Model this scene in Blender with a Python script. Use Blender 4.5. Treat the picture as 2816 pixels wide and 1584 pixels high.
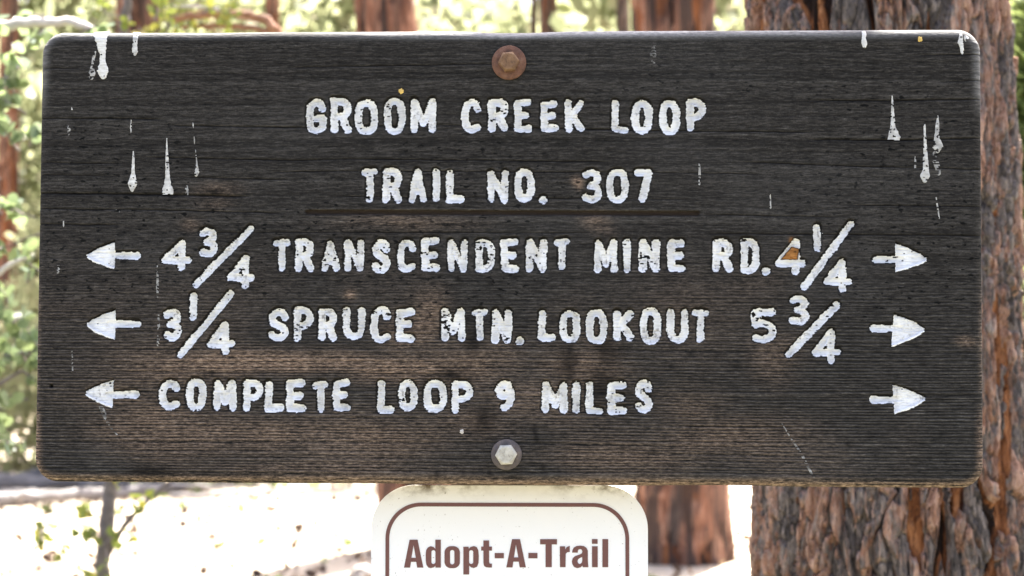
import bpy, bmesh, math, random
import numpy as np
from mathutils import Vector, Matrix

random.seed(7)
RNG = np.random.default_rng(11)
scene = bpy.context.scene
for o in list(bpy.data.objects):
    bpy.data.objects.remove(o)
COL = scene.collection

# ------------------------------------------------------------------ camera
BC = Vector((0.0, 0.0, 1.5))                 # centre of the wooden sign's front face
BW, BH, BT = 0.715, 0.3443, 0.040            # board width, height, thickness (metres)
BROT = 0.00527                               # the board hangs 0.3 degrees out of level
CAMP = BC + Vector((0.08382, -1.60479, -0.11108))
YAW, PITCH = 0.048826, 0.054071
cam_d = bpy.data.cameras.new('camera')
cam = bpy.data.objects.new('camera', cam_d)
COL.objects.link(cam)
cam.location = CAMP
cam.rotation_euler = (math.pi / 2 + PITCH, 0, YAW)
cam_d.lens, cam_d.sensor_width = 75, 36
cam_d.clip_start, cam_d.clip_end = 0.05, 3000
cam_d.dof.use_dof = True
cam_d.dof.focus_distance = 1.602
cam_d.dof.aperture_fstop = 13.0
scene.camera = cam

# ------------------------------------------------------------------ sky, sun, exposure
SUN_EL, SUN_AZ = math.radians(65), math.radians(14)    # sun behind the sign, a little to the right
world = bpy.data.worlds.new('World')
scene.world = world
world.use_nodes = True
wn = world.node_tree
sky = wn.nodes.new('ShaderNodeTexSky')
sky.sky_type = 'NISHITA'
sky.sun_disc = False
sky.sun_elevation = SUN_EL
sky.sun_rotation = SUN_AZ
sky.air_density, sky.dust_density, sky.ozone_density = 0.50, 5.0, 0.3
bg = wn.nodes['Background']
bg.inputs['Strength'].default_value = 0.09
wn.links.new(sky.outputs[0], bg.inputs['Color'])
sun_d = bpy.data.lights.new('sun', 'SUN')
sun_d.energy, sun_d.angle, sun_d.color = 5.0, math.radians(0.53), (1.0, 0.965, 0.88)
sun = bpy.data.objects.new('sun', sun_d)
COL.objects.link(sun)
sdir = Vector((math.sin(SUN_AZ) * math.cos(SUN_EL), math.cos(SUN_AZ) * math.cos(SUN_EL), math.sin(SUN_EL)))
sun.rotation_euler = (-sdir).to_track_quat('-Z', 'Y').to_euler()
vs = scene.view_settings
vs.view_transform, vs.look, vs.gamma, vs.use_curve_mapping = 'Standard', 'None', 1.0, False
vs.exposure = 3.2
scene.cycles.max_bounces = 8

# ------------------------------------------------------------------ projection helpers (photo pixels 2816 x 1584)
F = 75 / 36 * 2816
FW = Vector((-math.sin(YAW) * math.cos(PITCH), math.cos(YAW) * math.cos(PITCH), math.sin(PITCH)))
RT = Vector((math.cos(YAW), math.sin(YAW), 0))
UP = RT.cross(FW)
def ray(px, py):
    return FW + RT * ((px - 1408) / F) + UP * (-(py - 792) / F)
def at(px, py, d):
    return CAMP + ray(px, py) * d
def uv(px, py):
    """photo pixel -> board coordinates (u right, v up, metres from board centre)"""
    r = ray(px, py)
    p = CAMP + r * (-CAMP.y / r.y) - BC
    c, s = math.cos(BROT), math.sin(BROT)
    return (c * p.x - s * p.z, s * p.x + c * p.z)
def on_plane(px, py, y):
    r = ray(px, py)
    return CAMP + r * ((y - CAMP.y) / r.y)
def ground_z(x, y):
    z = 0.04 * max(0.0, y - 0.5) if y < 45 else 0.04 * 44.5 + 0.15 * (y - 45)
    z += 0.05 * math.sin(x * 0.7 + 1) * math.sin(y * 0.5) + 0.12 * math.sin(x * 0.17 + y * 0.13)
    return z
def on_ground(px, d):
    p = at(px, 900, d)
    return Vector((p.x, p.y, ground_z(p.x, p.y)))

# ------------------------------------------------------------------ numpy noise
def _h(ix, iy, iz, seed):
    n = (ix.astype(np.int64) * 374761393 + iy.astype(np.int64) * 668265263 + iz.astype(np.int64) * 2147483647 // 7 + seed * 974711) & 0xffffffff
    n = ((n ^ (n >> 13)) * 1274126177) & 0xffffffff
    n = ((n ^ (n >> 16)) * 2246822519) & 0xffffffff
    return ((n ^ (n >> 15)) & 0xffffff) / float(0xffffff)
def noise2(x, y, seed=0):
    x, y = np.broadcast_arrays(np.asarray(x, float), np.asarray(y, float))
    ix, iy = np.floor(x), np.floor(y)
    fx, fy = x - ix, y - iy
    fx, fy = fx * fx * (3 - 2 * fx), fy * fy * (3 - 2 * fy)
    z = np.zeros_like(ix)
    a, b = _h(ix, iy, z, seed), _h(ix + 1, iy, z, seed)
    c, d = _h(ix, iy + 1, z, seed), _h(ix + 1, iy + 1, z, seed)
    return (a + (b - a) * fx) * (1 - fy) + (c + (d - c) * fx) * fy
def fbm2(x, y, seed=0, octv=3):
    s, a, t = 0, 1.0, 0
    for k in range(octv):
        s = s + a * noise2(x * 2 ** k, y * 2 ** k, seed + k * 17)
        t += a
        a *= 0.5
    return s / t
def worley2(x, y, seed=0):
    """F1, F2 and the id of the nearest cell"""
    ix, iy = np.floor(x), np.floor(y)
    f1, f2, cid = np.full(x.shape, 9.0), np.full(x.shape, 9.0), np.zeros(x.shape)
    zz = np.zeros_like(ix)
    for dx in (-1, 0, 1):
        for dy in (-1, 0, 1):
            cx, cy = ix + dx, iy + dy
            px, py = cx + _h(cx, cy, zz, seed), cy + _h(cx, cy, zz + 1, seed)
            d = np.hypot(px - x, py - y)
            idn = _h(cx, cy, zz + 2, seed)
            m = d < f1
            f2 = np.where(m, f1, np.minimum(f2, d))
            cid = np.where(m, idn, cid)
            f1 = np.where(m, d, f1)
    return f1, f2, cid
def sstep(a, b, x):
    t = np.clip((x - a) / (b - a), 0, 1)
    return t * t * (3 - 2 * t)

# ------------------------------------------------------------------ object helpers
def link(o, parent=None):
    COL.objects.link(o)
    if parent is not None:
        o.parent = parent
    return o
def tag(o, label=None, cat=None, group=None, kind=None):
    if label: o['label'] = label
    if cat: o['category'] = cat
    if group: o['group'] = group
    if kind: o['kind'] = kind
    return o
def empty(name, loc, rot=(0, 0, 0)):
    o = bpy.data.objects.new(name, None)
    o.empty_display_size = 0.1
    COL.objects.link(o)
    o.location, o.rotation_euler = loc, rot
    return o
def mesh_from(name, V, Fq, mat, parent=None, smooth=True, attrs=None):
    """V (n,3); Fq list of (m,k) int arrays"""
    me = bpy.data.meshes.new(name)
    V = np.asarray(V, np.float32)
    Fq = [np.asarray(f, np.int32) for f in (Fq if isinstance(Fq, list) else [Fq]) if len(f)]
    me.vertices.add(len(V))
    me.vertices.foreach_set('co', V.ravel())
    loops = np.concatenate([f.ravel() for f in Fq])
    tot = np.concatenate([np.full(len(f), f.shape[1], np.int32) for f in Fq])
    start = np.concatenate([[0], np.cumsum(tot)[:-1]]).astype(np.int32)
    me.loops.add(len(loops))
    me.loops.foreach_set('vertex_index', loops)
    me.polygons.add(len(tot))
    me.polygons.foreach_set('loop_start', start)
    me.polygons.foreach_set('loop_total', tot)
    if smooth:
        me.polygons.foreach_set('use_smooth', np.ones(len(tot), bool))
    if attrs:
        for k, a in attrs.items():
            at_ = me.attributes.new(k, 'FLOAT_COLOR', 'POINT')
            at_.data.foreach_set('color', np.asarray(a, np.float32).ravel())
    me.update(calc_edges=True)
    me.validate()
    if mat: me.materials.append(mat)
    o = bpy.data.objects.new(name, me)
    return link(o, parent)
def grid_faces(nr, nc, wrap=False):
    r = np.arange(nr - 1)[:, None]
    c = np.arange(nc if wrap else nc - 1)[None, :]
    c2 = (c + 1) % nc
    return np.stack([r * nc + c, r * nc + c2, (r + 1) * nc + c2, (r + 1) * nc + c], -1).reshape(-1, 4)

# ------------------------------------------------------------------ material helpers
class NT:
    def __init__(s, name):
        s.m = bpy.data.materials.new(name)
        s.m.use_nodes = True
        s.t = s.m.node_tree
        s.b = s.t.nodes['Principled BSDF']
        s.out = s.t.nodes['Material Output']
    def n(s, typ, ins=None, **kw):
        nd = s.t.nodes.new('ShaderNode' + typ)
        for k, v in kw.items():
            setattr(nd, k, v)
        for k, v in (ins or {}).items():
            s.set(nd.inputs[k], v)
        return nd
    def set(s, sock, v):
        if isinstance(v, bpy.types.NodeSocket):
            s.t.links.new(v, sock)
        elif isinstance(v, bpy.types.Node):
            s.t.links.new(v.outputs[0], sock)
        elif isinstance(v, tuple) and len(v) == 3 and sock.type == 'RGBA':
            sock.default_value = (*v, 1)
        else:
            sock.default_value = v
    def coord(s, scale, rot=(0, 0, 0)):
        tc = s.n('TexCoord')
        mp = s.n('Mapping', {'Vector': tc.outputs['Object'], 'Scale': scale, 'Rotation': rot})
        return mp.outputs[0]
    def noise(s, scale, sc=1.0, detail=3.0, rough=0.55, dist=0.0):
        return s.n('TexNoise', {'Vector': s.coord(scale), 'Scale': sc, 'Detail': detail, 'Roughness': rough, 'Distortion': dist}).outputs['Fac']
    def ramp(s, fac, stops, interp='LINEAR'):
        nd = s.n('ValToRGB', {'Fac': fac})
        cr = nd.color_ramp
        cr.interpolation = interp
        while len(cr.elements) < len(stops):
            cr.elements.new(0.5)
        for e, (p, c) in zip(cr.elements, stops):
            e.position = p
            e.color = (*c, 1) if len(c) == 3 else c
        return nd.outputs['Color']
    def rng(s, v, a, b, c=0.0, d=1.0):
        return s.n('MapRange', {'Value': v, 'From Min': a, 'From Max': b, 'To Min': c, 'To Max': d}, clamp=True).outputs[0]
    def math(s, op, a, b=0.0):
        nd = s.n('Math', operation=op)
        s.set(nd.inputs[0], a)
        s.set(nd.inputs[1], b)
        return nd.outputs[0]
    def mix(s, fac, a, b, blend='MIX'):
        nd = s.n('Mix', data_type='RGBA', blend_type=blend)
        s.set(nd.inputs[0], fac)
        s.set(nd.inputs[6], a)
        s.set(nd.inputs[7], b)
        return nd.outputs[2]
    def attr(s, name):
        a = s.n('Attribute', attribute_name=name)
        sp = s.n('SeparateColor', {'Color': a.outputs['Color']})
        return sp.outputs[0], sp.outputs[1], sp.outputs[2], a.outputs['Alpha']
    def bump(s, h, dist, strength=1.0):
        return s.n('Bump', {'Height': h, 'Distance': dist, 'Strength': strength}).outputs[0]
    def finish(s, col, rough=0.8, normal=None, spec=0.3, metal=0.0):
        s.set(s.b.inputs['Base Color'], col)
        s.set(s.b.inputs['Roughness'], rough)
        s.set(s.b.inputs['Specular IOR Level'], spec)
        s.set(s.b.inputs['Metallic'], metal)
        if normal is not None: s.set(s.b.inputs['Normal'], normal)
        return s.m

def mat_board():
    m = NT('weathered_stained_wood')
    wear, dark, fresh, ridge = m.attr('grain')
    grey, speck, groove, _ = m.attr('weather_sunlit')
    fine = m.noise((60, 1, 680), 1.0, 3, 0.7)
    mid = m.noise((4, 1, 150), 1.0, 3, 0.6, 0.2)
    fib = m.noise((210, 1, 800), 1.0, 3, 0.7)
    grit = m.noise((900, 1, 1100), 1.0, 2, 0.6)
    fac = m.math('ADD', m.math('MULTIPLY', fine, 0.46), m.math('ADD', m.math('ADD', m.math('MULTIPLY', fib, 0.30), m.math('MULTIPLY', grit, 0.16)), m.math('MULTIPLY', ridge, 0.26)))
    col = m.ramp(fac, [(0.43, (0.0035, 0.0034, 0.0032)), (0.58, (0.0225, 0.0212, 0.0195)), (0.69, (0.058, 0.0545, 0.050)), (0.84, (0.20, 0.188, 0.168))])
    col = m.mix(m.rng(mid, 0.42, 0.75, 0, 0.35), col, (0.014, 0.013, 0.012))
    wcol = m.ramp(fib, [(0.30, (0.060, 0.040, 0.028)), (0.52, (0.215, 0.148, 0.105)), (0.75, (0.46, 0.345, 0.255))])
    wf = m.math('MULTIPLY', wear, m.rng(fac, 0.49, 0.67))
    col = m.mix(wf, col, wcol)
    # small dark mildew dots, longer along the grain
    sp = m.noise((150, 1, 330), 1.0, 2, 0.5)
    col = m.mix(m.math('MULTIPLY', m.rng(sp, 0.60, 0.67), speck), col, (0.005, 0.005, 0.005))
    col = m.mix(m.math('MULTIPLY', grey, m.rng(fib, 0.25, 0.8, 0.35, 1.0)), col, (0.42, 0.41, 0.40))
    col = m.mix(groove, col, (0.030, 0.020, 0.013))
    frcol = m.ramp(fib, [(0.3, (0.16, 0.055, 0.012)), (0.7, (0.45, 0.21, 0.065))])
    col = m.mix(fresh, col, frcol)
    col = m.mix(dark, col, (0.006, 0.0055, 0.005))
    hgt = m.math('ADD', fac, m.math('MULTIPLY', mid, 0.4))
    return m.finish(col, 0.9, m.bump(hgt, 0.0012, 0.9), 0.10)

def mat_paint():
    m = NT('brushed_white_paint')
    br = m.noise((120, 1, 700), 1.0, 3, 0.6)
    sp = m.noise((420, 420, 420), 1.0, 2, 0.5)
    blot = m.noise((70, 70, 70), 1.0, 2, 0.5)
    col = m.ramp(br, [(0.25, (0.50, 0.49, 0.48)), (0.45, (0.85, 0.845, 0.83)), (0.7, (0.93, 0.925, 0.91))])
    thin = m.math('MULTIPLY', m.rng(sp, 0.52, 0.68), m.rng(blot, 0.48, 0.66))
    col = m.mix(m.math('MULTIPLY', thin, 0.85), col, (0.10, 0.095, 0.09))
    col = m.mix(m.rng(blot, 0.5, 0.8, 0, 0.3), col, (0.70, 0.65, 0.58))
    coat, _, _, _ = m.attr('coat')
    col = m.mix(m.math('MULTIPLY', coat, 0.36), col, (0.36, 0.35, 0.335))
    h = m.math('ADD', br, m.math('MULTIPLY', sp, 0.5))
    return m.finish(col, 0.5, m.bump(h, 0.0014, 0.9), 0.4)

def mat_drip():
    m = NT('dried_white_dropping')
    a, _, _, _ = m.attr('fade')
    st = m.noise((160, 1, 900), 1.0, 3, 0.6)
    col = m.ramp(st, [(0.3, (0.55, 0.53, 0.48)), (0.6, (0.82, 0.81, 0.78))])
    col = m.mix(a, col, (0.085, 0.080, 0.074))
    return m.finish(col, 0.6, m.bump(st, 0.0005, 0.6), 0.3)

def mat_metal(name, c0, c1, c2, rough=0.75):
    m = NT(name)
    n1 = m.noise((160, 160, 160), 1.0, 4, 0.6)
    n2 = m.noise((900, 900, 900), 1.0, 2, 0.6)
    col = m.ramp(n1, [(0.28, c0), (0.5, c1), (0.72, c2)])
    col = m.mix(m.rng(n2, 0.55, 0.75, 0, 0.5), col, tuple(x * 0.45 for x in c0))
    return m.finish(col, rough, m.bump(m.math('ADD', n1, n2), 0.0006, 0.7), 0.35)

def mat_panel():
    m = NT('white_sign_panel')
    tc = m.n('TexCoord')
    z = m.n('SeparateXYZ', {'Vector': tc.outputs['Object']})
    dirt = m.noise((38, 38, 55), 1.0, 5, 0.65)
    specks = m.noise((420, 420, 420), 1.0, 2, 0.5)
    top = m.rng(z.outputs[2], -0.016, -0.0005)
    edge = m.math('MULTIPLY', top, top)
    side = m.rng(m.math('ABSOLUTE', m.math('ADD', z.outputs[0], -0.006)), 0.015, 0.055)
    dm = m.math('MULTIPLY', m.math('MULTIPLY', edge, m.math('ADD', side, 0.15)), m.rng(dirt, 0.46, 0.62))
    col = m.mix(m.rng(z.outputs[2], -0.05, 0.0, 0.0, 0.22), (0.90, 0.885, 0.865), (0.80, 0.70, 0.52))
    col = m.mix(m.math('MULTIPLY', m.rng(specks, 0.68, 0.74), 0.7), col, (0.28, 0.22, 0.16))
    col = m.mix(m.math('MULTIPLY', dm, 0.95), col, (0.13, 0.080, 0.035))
    return m.finish(col, 0.42, None, 0.45)

def mat_plain(name, col, rough=0.8, var=0.15, scale=60, bumpd=0.0, spec=0.3):
    m = NT(name)
    n1 = m.noise((scale,) * 3, 1.0, 4, 0.6)
    c = m.mix(m.rng(n1, 0.3, 0.7), tuple(x * (1 - var) for x in col), tuple(min(1, x * (1 + var)) for x in col))
    return m.finish(c, rough, m.bump(n1, bumpd) if bumpd else None, spec)

def mat_bark(name, near=True, greyer=0.0):
    m = NT(name)
    depth, layer, rnd, _ = m.attr('bark')
    if near:
        f1 = m.noise((230, 230, 80), 1.0, 4, 0.68, 0.3)
        f2 = m.noise((75, 75, 24), 1.0, 3, 0.6, 0.8)
        f3 = m.noise((560, 560, 190), 1.0, 2, 0.6)
        f4 = m.noise((28, 28, 9), 1.0, 3, 0.6)
    else:
        f1 = m.noise((30, 30, 7), 1.0, 3, 0.6, 0.5)
        f2 = m.noise((11, 11, 2.6), 1.0, 3, 0.6, 0.6)
        f3 = m.noise((70, 70, 20), 1.0, 2, 0.6)
        f4 = m.noise((5, 5, 1.2), 1.0, 2, 0.6)
    sc_ = (185, 185, 55) if near else (22, 22, 5)
    wob = m.n('TexNoise', {'Vector': m.coord(sc_), 'Scale': 0.6, 'Detail': 2.0})
    vadd = m.n('VectorMath', {0: m.coord(sc_), 1: m.n('VectorMath', {0: wob.outputs['Color'], 'Scale': 1.6}, operation='SCALE').outputs[0]}, operation='ADD')
    chip = m.n('TexVoronoi', {'Vector': vadd.outputs[0], 'Scale': 1.0})
    chipr = m.n('SeparateColor', {'Color': chip.outputs['Color']})
    fl = m.math('ADD', m.math('ADD', m.math('MULTIPLY', chipr.outputs[0], 0.26), m.math('MULTIPLY', layer, 0.16)), m.math('MULTIPLY', f1, 0.66))
    grey = m.ramp(fl, [(0.28, (0.028, 0.025, 0.024)), (0.46, (0.105, 0.089, 0.082)), (0.62, (0.20, 0.165, 0.146)), (0.82, (0.38, 0.315, 0.27))])
    pink = m.ramp(fl, [(0.30, (0.10, 0.048, 0.032)), (0.5, (0.29, 0.155, 0.105)), (0.75, (0.50, 0.32, 0.235))])
    v = m.math('ADD', m.math('ADD', m.math('MULTIPLY', layer, 0.28), m.math('MULTIPLY', chipr.outputs[1], 0.14)), m.math('ADD', m.math('MULTIPLY', f2, 0.45), m.math('MULTIPLY', f4, 0.75)))
    k = m.rng(v, 0.78 + greyer, 0.91 + greyer)
    col = m.mix(k, grey, pink)
    # orange inner bark down in the furrows
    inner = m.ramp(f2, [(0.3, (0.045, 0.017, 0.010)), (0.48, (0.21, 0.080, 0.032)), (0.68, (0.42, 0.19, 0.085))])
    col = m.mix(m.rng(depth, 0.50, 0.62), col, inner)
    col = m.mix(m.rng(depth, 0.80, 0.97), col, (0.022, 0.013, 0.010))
    col = m.mix(m.math('MULTIPLY', m.rng(f3, 0.56, 0.70), 0.55), col, (0.030, 0.028, 0.029))
    h = m.math('ADD', m.math('ADD', f1, m.math('MULTIPLY', chipr.outputs[0], 0.35)), m.math('MULTIPLY', f3, 0.35))
    if not near:
        col = m.mix(m.rng(m.noise((15, 15, 0.9), 1.0, 3, 0.6, 0.3), 0.42, 0.56, 0.0, 0.9), m.mix(1.0, col, (0.78, 0.70, 0.66), 'MULTIPLY'), (0.040, 0.031, 0.028))
    return m.finish(col, 0.92, m.bump(h, 0.006 if near else 0.03, 0.9), 0.12)

def mat_leaf(name, c0, c1, trans, tmix=0.45, rough=0.45, extra=None):
    m = NT(name)
    g = m.n('NewGeometry')
    r = g.outputs['Random Per Island']
    stops = [(0.0, c0), (0.75, c1)]
    if extra: stops += [(0.86, extra)]
    oi = m.n('ObjectInfo')
    r = m.math('FRACT', m.math('ADD', r, oi.outputs['Random']))
    col = m.ramp(r, stops)
    m.finish(col, rough, None, 0.4)
    tr = m.n('BsdfTranslucent', {'Color': m.mix(0.5, col, trans)})
    mx = m.n('MixShader', {0: tmix, 1: m.b.outputs[0], 2: tr.outputs[0]})
    m.t.links.new(mx.outputs[0], m.out.inputs['Surface'])
    return m.m

def mat_ground():
    m = NT('dry_forest_floor')
    a = m.noise((0.5, 0.5, 0.5), 1.0, 4, 0.6)
    b = m.noise((9, 9, 9), 1.0, 4, 0.65)
    col = m.ramp(b, [(0.3, (0.20, 0.155, 0.115)), (0.55, (0.36, 0.30, 0.235)), (0.8, (0.50, 0.44, 0.36))])
    col = m.mix(m.rng(a, 0.42, 0.62, 0.0, 0.55), col, (0.46, 0.41, 0.345))
    # needle duff under the near trees and on the trail side of the sign, darkened in place of tree shade; pale dry clearing beyond
    tc = m.n('TexCoord')
    sx = m.n('SeparateXYZ', {'Vector': tc.outputs['Object']})
    duff = m.ramp(b, [(0.3, (0.050, 0.048, 0.034)), (0.7, (0.145, 0.138, 0.098))])
    edge = m.math('ADD', sx.outputs[1], m.math('MULTIPLY', a, 5.0))
    col = m.mix(m.rng(edge, 8.0, 10.0), duff, col)
    return m.finish(col, 0.95, m.bump(b, 0.03), 0.1)

M = dict(
    board=mat_board(), paint=mat_paint(), drip=mat_drip(), panel=mat_panel(),
    rust=mat_metal('rusted_steel', (0.075, 0.038, 0.027), (0.15, 0.070, 0.043), (0.21, 0.115, 0.075)),
    rust_head=mat_metal('rusted_bolt_steel', (0.115, 0.062, 0.034), (0.195, 0.108, 0.056), (0.25, 0.150, 0.082)),
    zinc=mat_metal('galvanised_bolt', (0.34, 0.31, 0.26), (0.50, 0.47, 0.40), (0.62, 0.59, 0.52), 0.5),
    washer=mat_metal('tarnished_washer', (0.060, 0.050, 0.047), (0.105, 0.085, 0.080), (0.155, 0.120, 0.10), 0.6),
    print=mat_plain('brown_sign_ink', (0.165, 0.072, 0.060), 0.5, 0.06, 300),
    post=mat_plain('brown_timber_post', (0.15, 0.085, 0.055), 0.85, 0.4, 40, 0.003),
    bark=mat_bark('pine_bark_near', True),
    bark_far=mat_bark('pine_bark', False, -0.16),
    bark_grey=mat_bark('grey_bark', False, 0.14),
    stem=mat_plain('shrub_bark', (0.155, 0.130, 0.115), 0.8, 0.3, 60, 0.003),
    branch=mat_plain('manzanita_bark', (0.34, 0.17, 0.095), 0.55, 0.35, 30, 0.002),
    branch_pale=mat_plain('sunlit_pale_branch', (0.52, 0.48, 0.44), 0.85, 0.25, 30, 0.002),  # paler manzanita bark, sunlight on the branches put into the colour
    leaf_teal=mat_leaf('manzanita_leaf', (0.075, 0.135, 0.085), (0.13, 0.175, 0.07), (0.40, 0.47, 0.21), 0.5, 0.4),
    leaf_oak=mat_leaf('oak_leaf', (0.075, 0.125, 0.03), (0.14, 0.17, 0.04), (0.45, 0.50, 0.09), 0.55, 0.45, (0.30, 0.24, 0.05)),
    needle=mat_leaf('pine_needle', (0.05, 0.085, 0.025), (0.10, 0.125, 0.04), (0.34, 0.40, 0.14), 0.5, 0.4),
    far_leaf=mat_leaf('sunlit_far_foliage', (0.10, 0.12, 0.055), (0.16, 0.17, 0.08), (0.42, 0.44, 0.26), 0.62, 0.5, (0.20, 0.17, 0.11)),
    ground=mat_ground(),
    litter=mat_leaf('leaf_litter', (0.08, 0.05, 0.035), (0.16, 0.11, 0.075), (0.15, 0.1, 0.06), 0.15, 0.8),
    sprout=mat_leaf('ground_sprout', (0.06, 0.11, 0.03), (0.12, 0.17, 0.05), (0.3, 0.35, 0.08), 0.35, 0.5),
    log=mat_plain('grey_weathered_log', (0.20, 0.185, 0.18), 0.9, 0.35, 8, 0.01),
    shadow_lump=mat_plain('grey_shadow_lump', (0.22, 0.20, 0.185), 0.9, 0.3, 8, 0.02),
    cone=mat_plain('brown_cone', (0.075, 0.05, 0.036), 0.9, 0.3, 40),
    fleck=mat_plain('yellow_lichen', (0.62, 0.42, 0.12), 0.8, 0.25, 400),
    silk=mat_plain('spider_silk', (0.75, 0.75, 0.75), 0.5, 0.05, 60),
)

# ------------------------------------------------------------------ ground and terrain
def build_ground():
    ys = np.concatenate([np.linspace(-40, 0, 25), np.linspace(0.8, 60, 130), np.linspace(64, 400, 40)])
    xs = np.concatenate([np.linspace(-250, -32, 14), np.linspace(-30, 30, 110), np.linspace(32, 250, 14)])
    V = []
    for y in ys:
        for x in xs:
            V.append((x, y, ground_z(x, y)))
    o = mesh_from('ground', V, grid_faces(len(ys), len(xs)), M['ground'])
    tag(o, 'pale dry sunlit forest floor behind the signs', None, None, 'structure')
build_ground()

# ------------------------------------------------------------------ leaves
LEAF = {   # outline (x across, y along), slightly folded
    'leaf': [(0, 0, 0), (0.22, 0.3, 0.06), (0.26, 0.6, 0.07), (0, 1, 0), (-0.26, 0.6, 0.07), (-0.22, 0.3, 0.06)],
    'round': [(0, 0, 0), (0.32, 0.2, 0.05), (0.42, 0.55, 0.07), (0.24, 0.9, 0.03), (-0.24, 0.9, 0.03), (-0.42, 0.55, 0.07), (-0.32, 0.2, 0.05)],
    'oak': [(0, 0, 0), (0.16, 0.22, 0.03), (0.34, 0.36, 0.06), (0.24, 0.55, 0.05), (0.36, 0.72, 0.06), (0.12, 0.92, 0.02), (-0.12, 0.92, 0.02), (-0.36, 0.72, 0.06), (-0.24, 0.55, 0.05), (-0.34, 0.36, 0.06), (-0.16, 0.22, 0.03)],
    'blade': [(-0.05, 0, 0), (0.05, 0, 0), (0.02, 1, 0.05), (-0.02, 1, 0.05)],
    'card': [(-0.35, 0, 0), (0.3, 0.1, 0.1), (0.4, 0.8, 0), (-0.1, 1, -0.1)],
}
def leaves(P, D, size, shape, rng, jitter=0.5):
    """P (n,3) base points, D (n,3) directions -> V, F"""
    n = len(P)
    T = np.array(LEAF[shape], float)
    k = len(T)
    D = D + rng.normal(0, jitter, (n, 3))
    D /= np.linalg.norm(D, axis=1)[:, None] + 1e-9
    A = np.cross(D, rng.normal(0, 1, (n, 3)))
    A /= np.linalg.norm(A, axis=1)[:, None] + 1e-9
    B = np.cross(A, D)
    s = size * rng.uniform(0.6, 1.25, (n, 1, 1))
    V = P[:, None, :] + s * (T[None, :, 0:1] * A[:, None, :] + T[None, :, 1:2] * D[:, None, :] + T[None, :, 2:3] * B[:, None, :])
    Fc = (np.arange(n)[:, None] * k + np.arange(k)[None, :])
    return V.reshape(-1, 3), Fc
def tube(pts, radii, seg=8, bump=0.0, rng=None):
    pts = [Vector(p) for p in pts]
    V, n = [], len(pts)
    a = None
    for i, p in enumerate(pts):
        d = (pts[min(i + 1, n - 1)] - pts[max(i - 1, 0)]).normalized()
        if a is None:
            a = d.orthogonal().normalized()
        a = (a - d * a.dot(d)).normalized()
        b = d.cross(a)
        for k in range(seg):
            t = 2 * math.pi * k / seg
            r = radii[i] * (1 + (rng.uniform(-bump, bump) if rng is not None else 0))
            V.append(tuple(p + a * math.cos(t) * r + b * math.sin(t) * r))
    V.append(tuple(pts[-1]))
    Fq = grid_faces(n, seg, True)
    cap = np.array([[(n - 1) * seg + k, (n - 1) * seg + (k + 1) % seg, n * seg] for k in range(seg)])
    return np.array(V), Fq, cap
def merge(parts):
    Vs, Q, T, off = [], [], [], 0
    for V, q, t in parts:
        Vs.append(V)
        if len(q): Q.append(q + off)
        if len(t): T.append(t + off)
        off += len(V)
    fs = []
    if Q: fs.append(np.concatenate(Q))
    if T: fs.append(np.concatenate(T))
    return np.concatenate(Vs), fs

# ------------------------------------------------------------------ pines
def bark_field(s, z, cell_s, cell_z, seed, fine=True):
    """returns depth 0..1 (1 = furrow floor), flake layer 0..1, random"""
    ws = s + 0.45 * cell_s * (fbm2(s / cell_s * 0.9, z / cell_z * 2.0, seed + 3, 3) - 0.5) * 2
    wz = z + 0.5 * cell_z * (fbm2(s / cell_s * 1.1, z / cell_z * 1.3, seed + 5, 2) - 0.5) * 2
    f1, f2, cid = worley2(ws / cell_s, wz / cell_z, seed)
    border = f2 - f1
    wid = 0.015 + 0.26 * noise2(s / cell_s * 0.7, z / cell_z * 1.3, seed + 8) ** 2.2
    gate = sstep(0.40, 0.56, fbm2(s / cell_s * 0.8 + 5, z / cell_z * 1.6, seed + 13, 3))
    rough = 0.10 * (fbm2(s / cell_s * 6, z / cell_z * 9, seed + 14, 2) - 0.5)
    depth = (1 - sstep(wid * 0.25, wid + 0.09, border + rough)) * (0.40 + 0.60 * sstep(0.03, 0.10, wid)) * (0.15 + 0.85 * gate)
    # places where the outer flakes have fallen off
    patch = fbm2(s / cell_s * 1.7 + 9, z / cell_z * 1.5, seed + 15, 4)
    depth = np.maximum(depth, 0.68 * sstep(0.595, 0.62, patch))
    lay = np.zeros_like(depth)
    if fine:
        g1, g2, c1 = worley2(ws / cell_s * 1.9 + 3 * cid, wz / cell_z * 3.4 + 7 * cid, seed + 21)
        h1, h2, c2 = worley2(ws / cell_s * 4.0 + 3 * cid, wz / cell_z * 6.0 + 5 * c1, seed + 33)
        lay = 0.5 * c1 + 0.5 * c2
        depth = np.maximum(depth, 0.38 * (1 - sstep(0.0, 0.12, g2 - g1)))
        depth = np.maximum(depth, 0.16 * (1 - sstep(0.0, 0.15, h2 - h1)))
    else:
        lay = noise2(s / cell_s * 2, z / cell_z * 2, seed + 9)
    return depth, lay, cid
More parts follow.
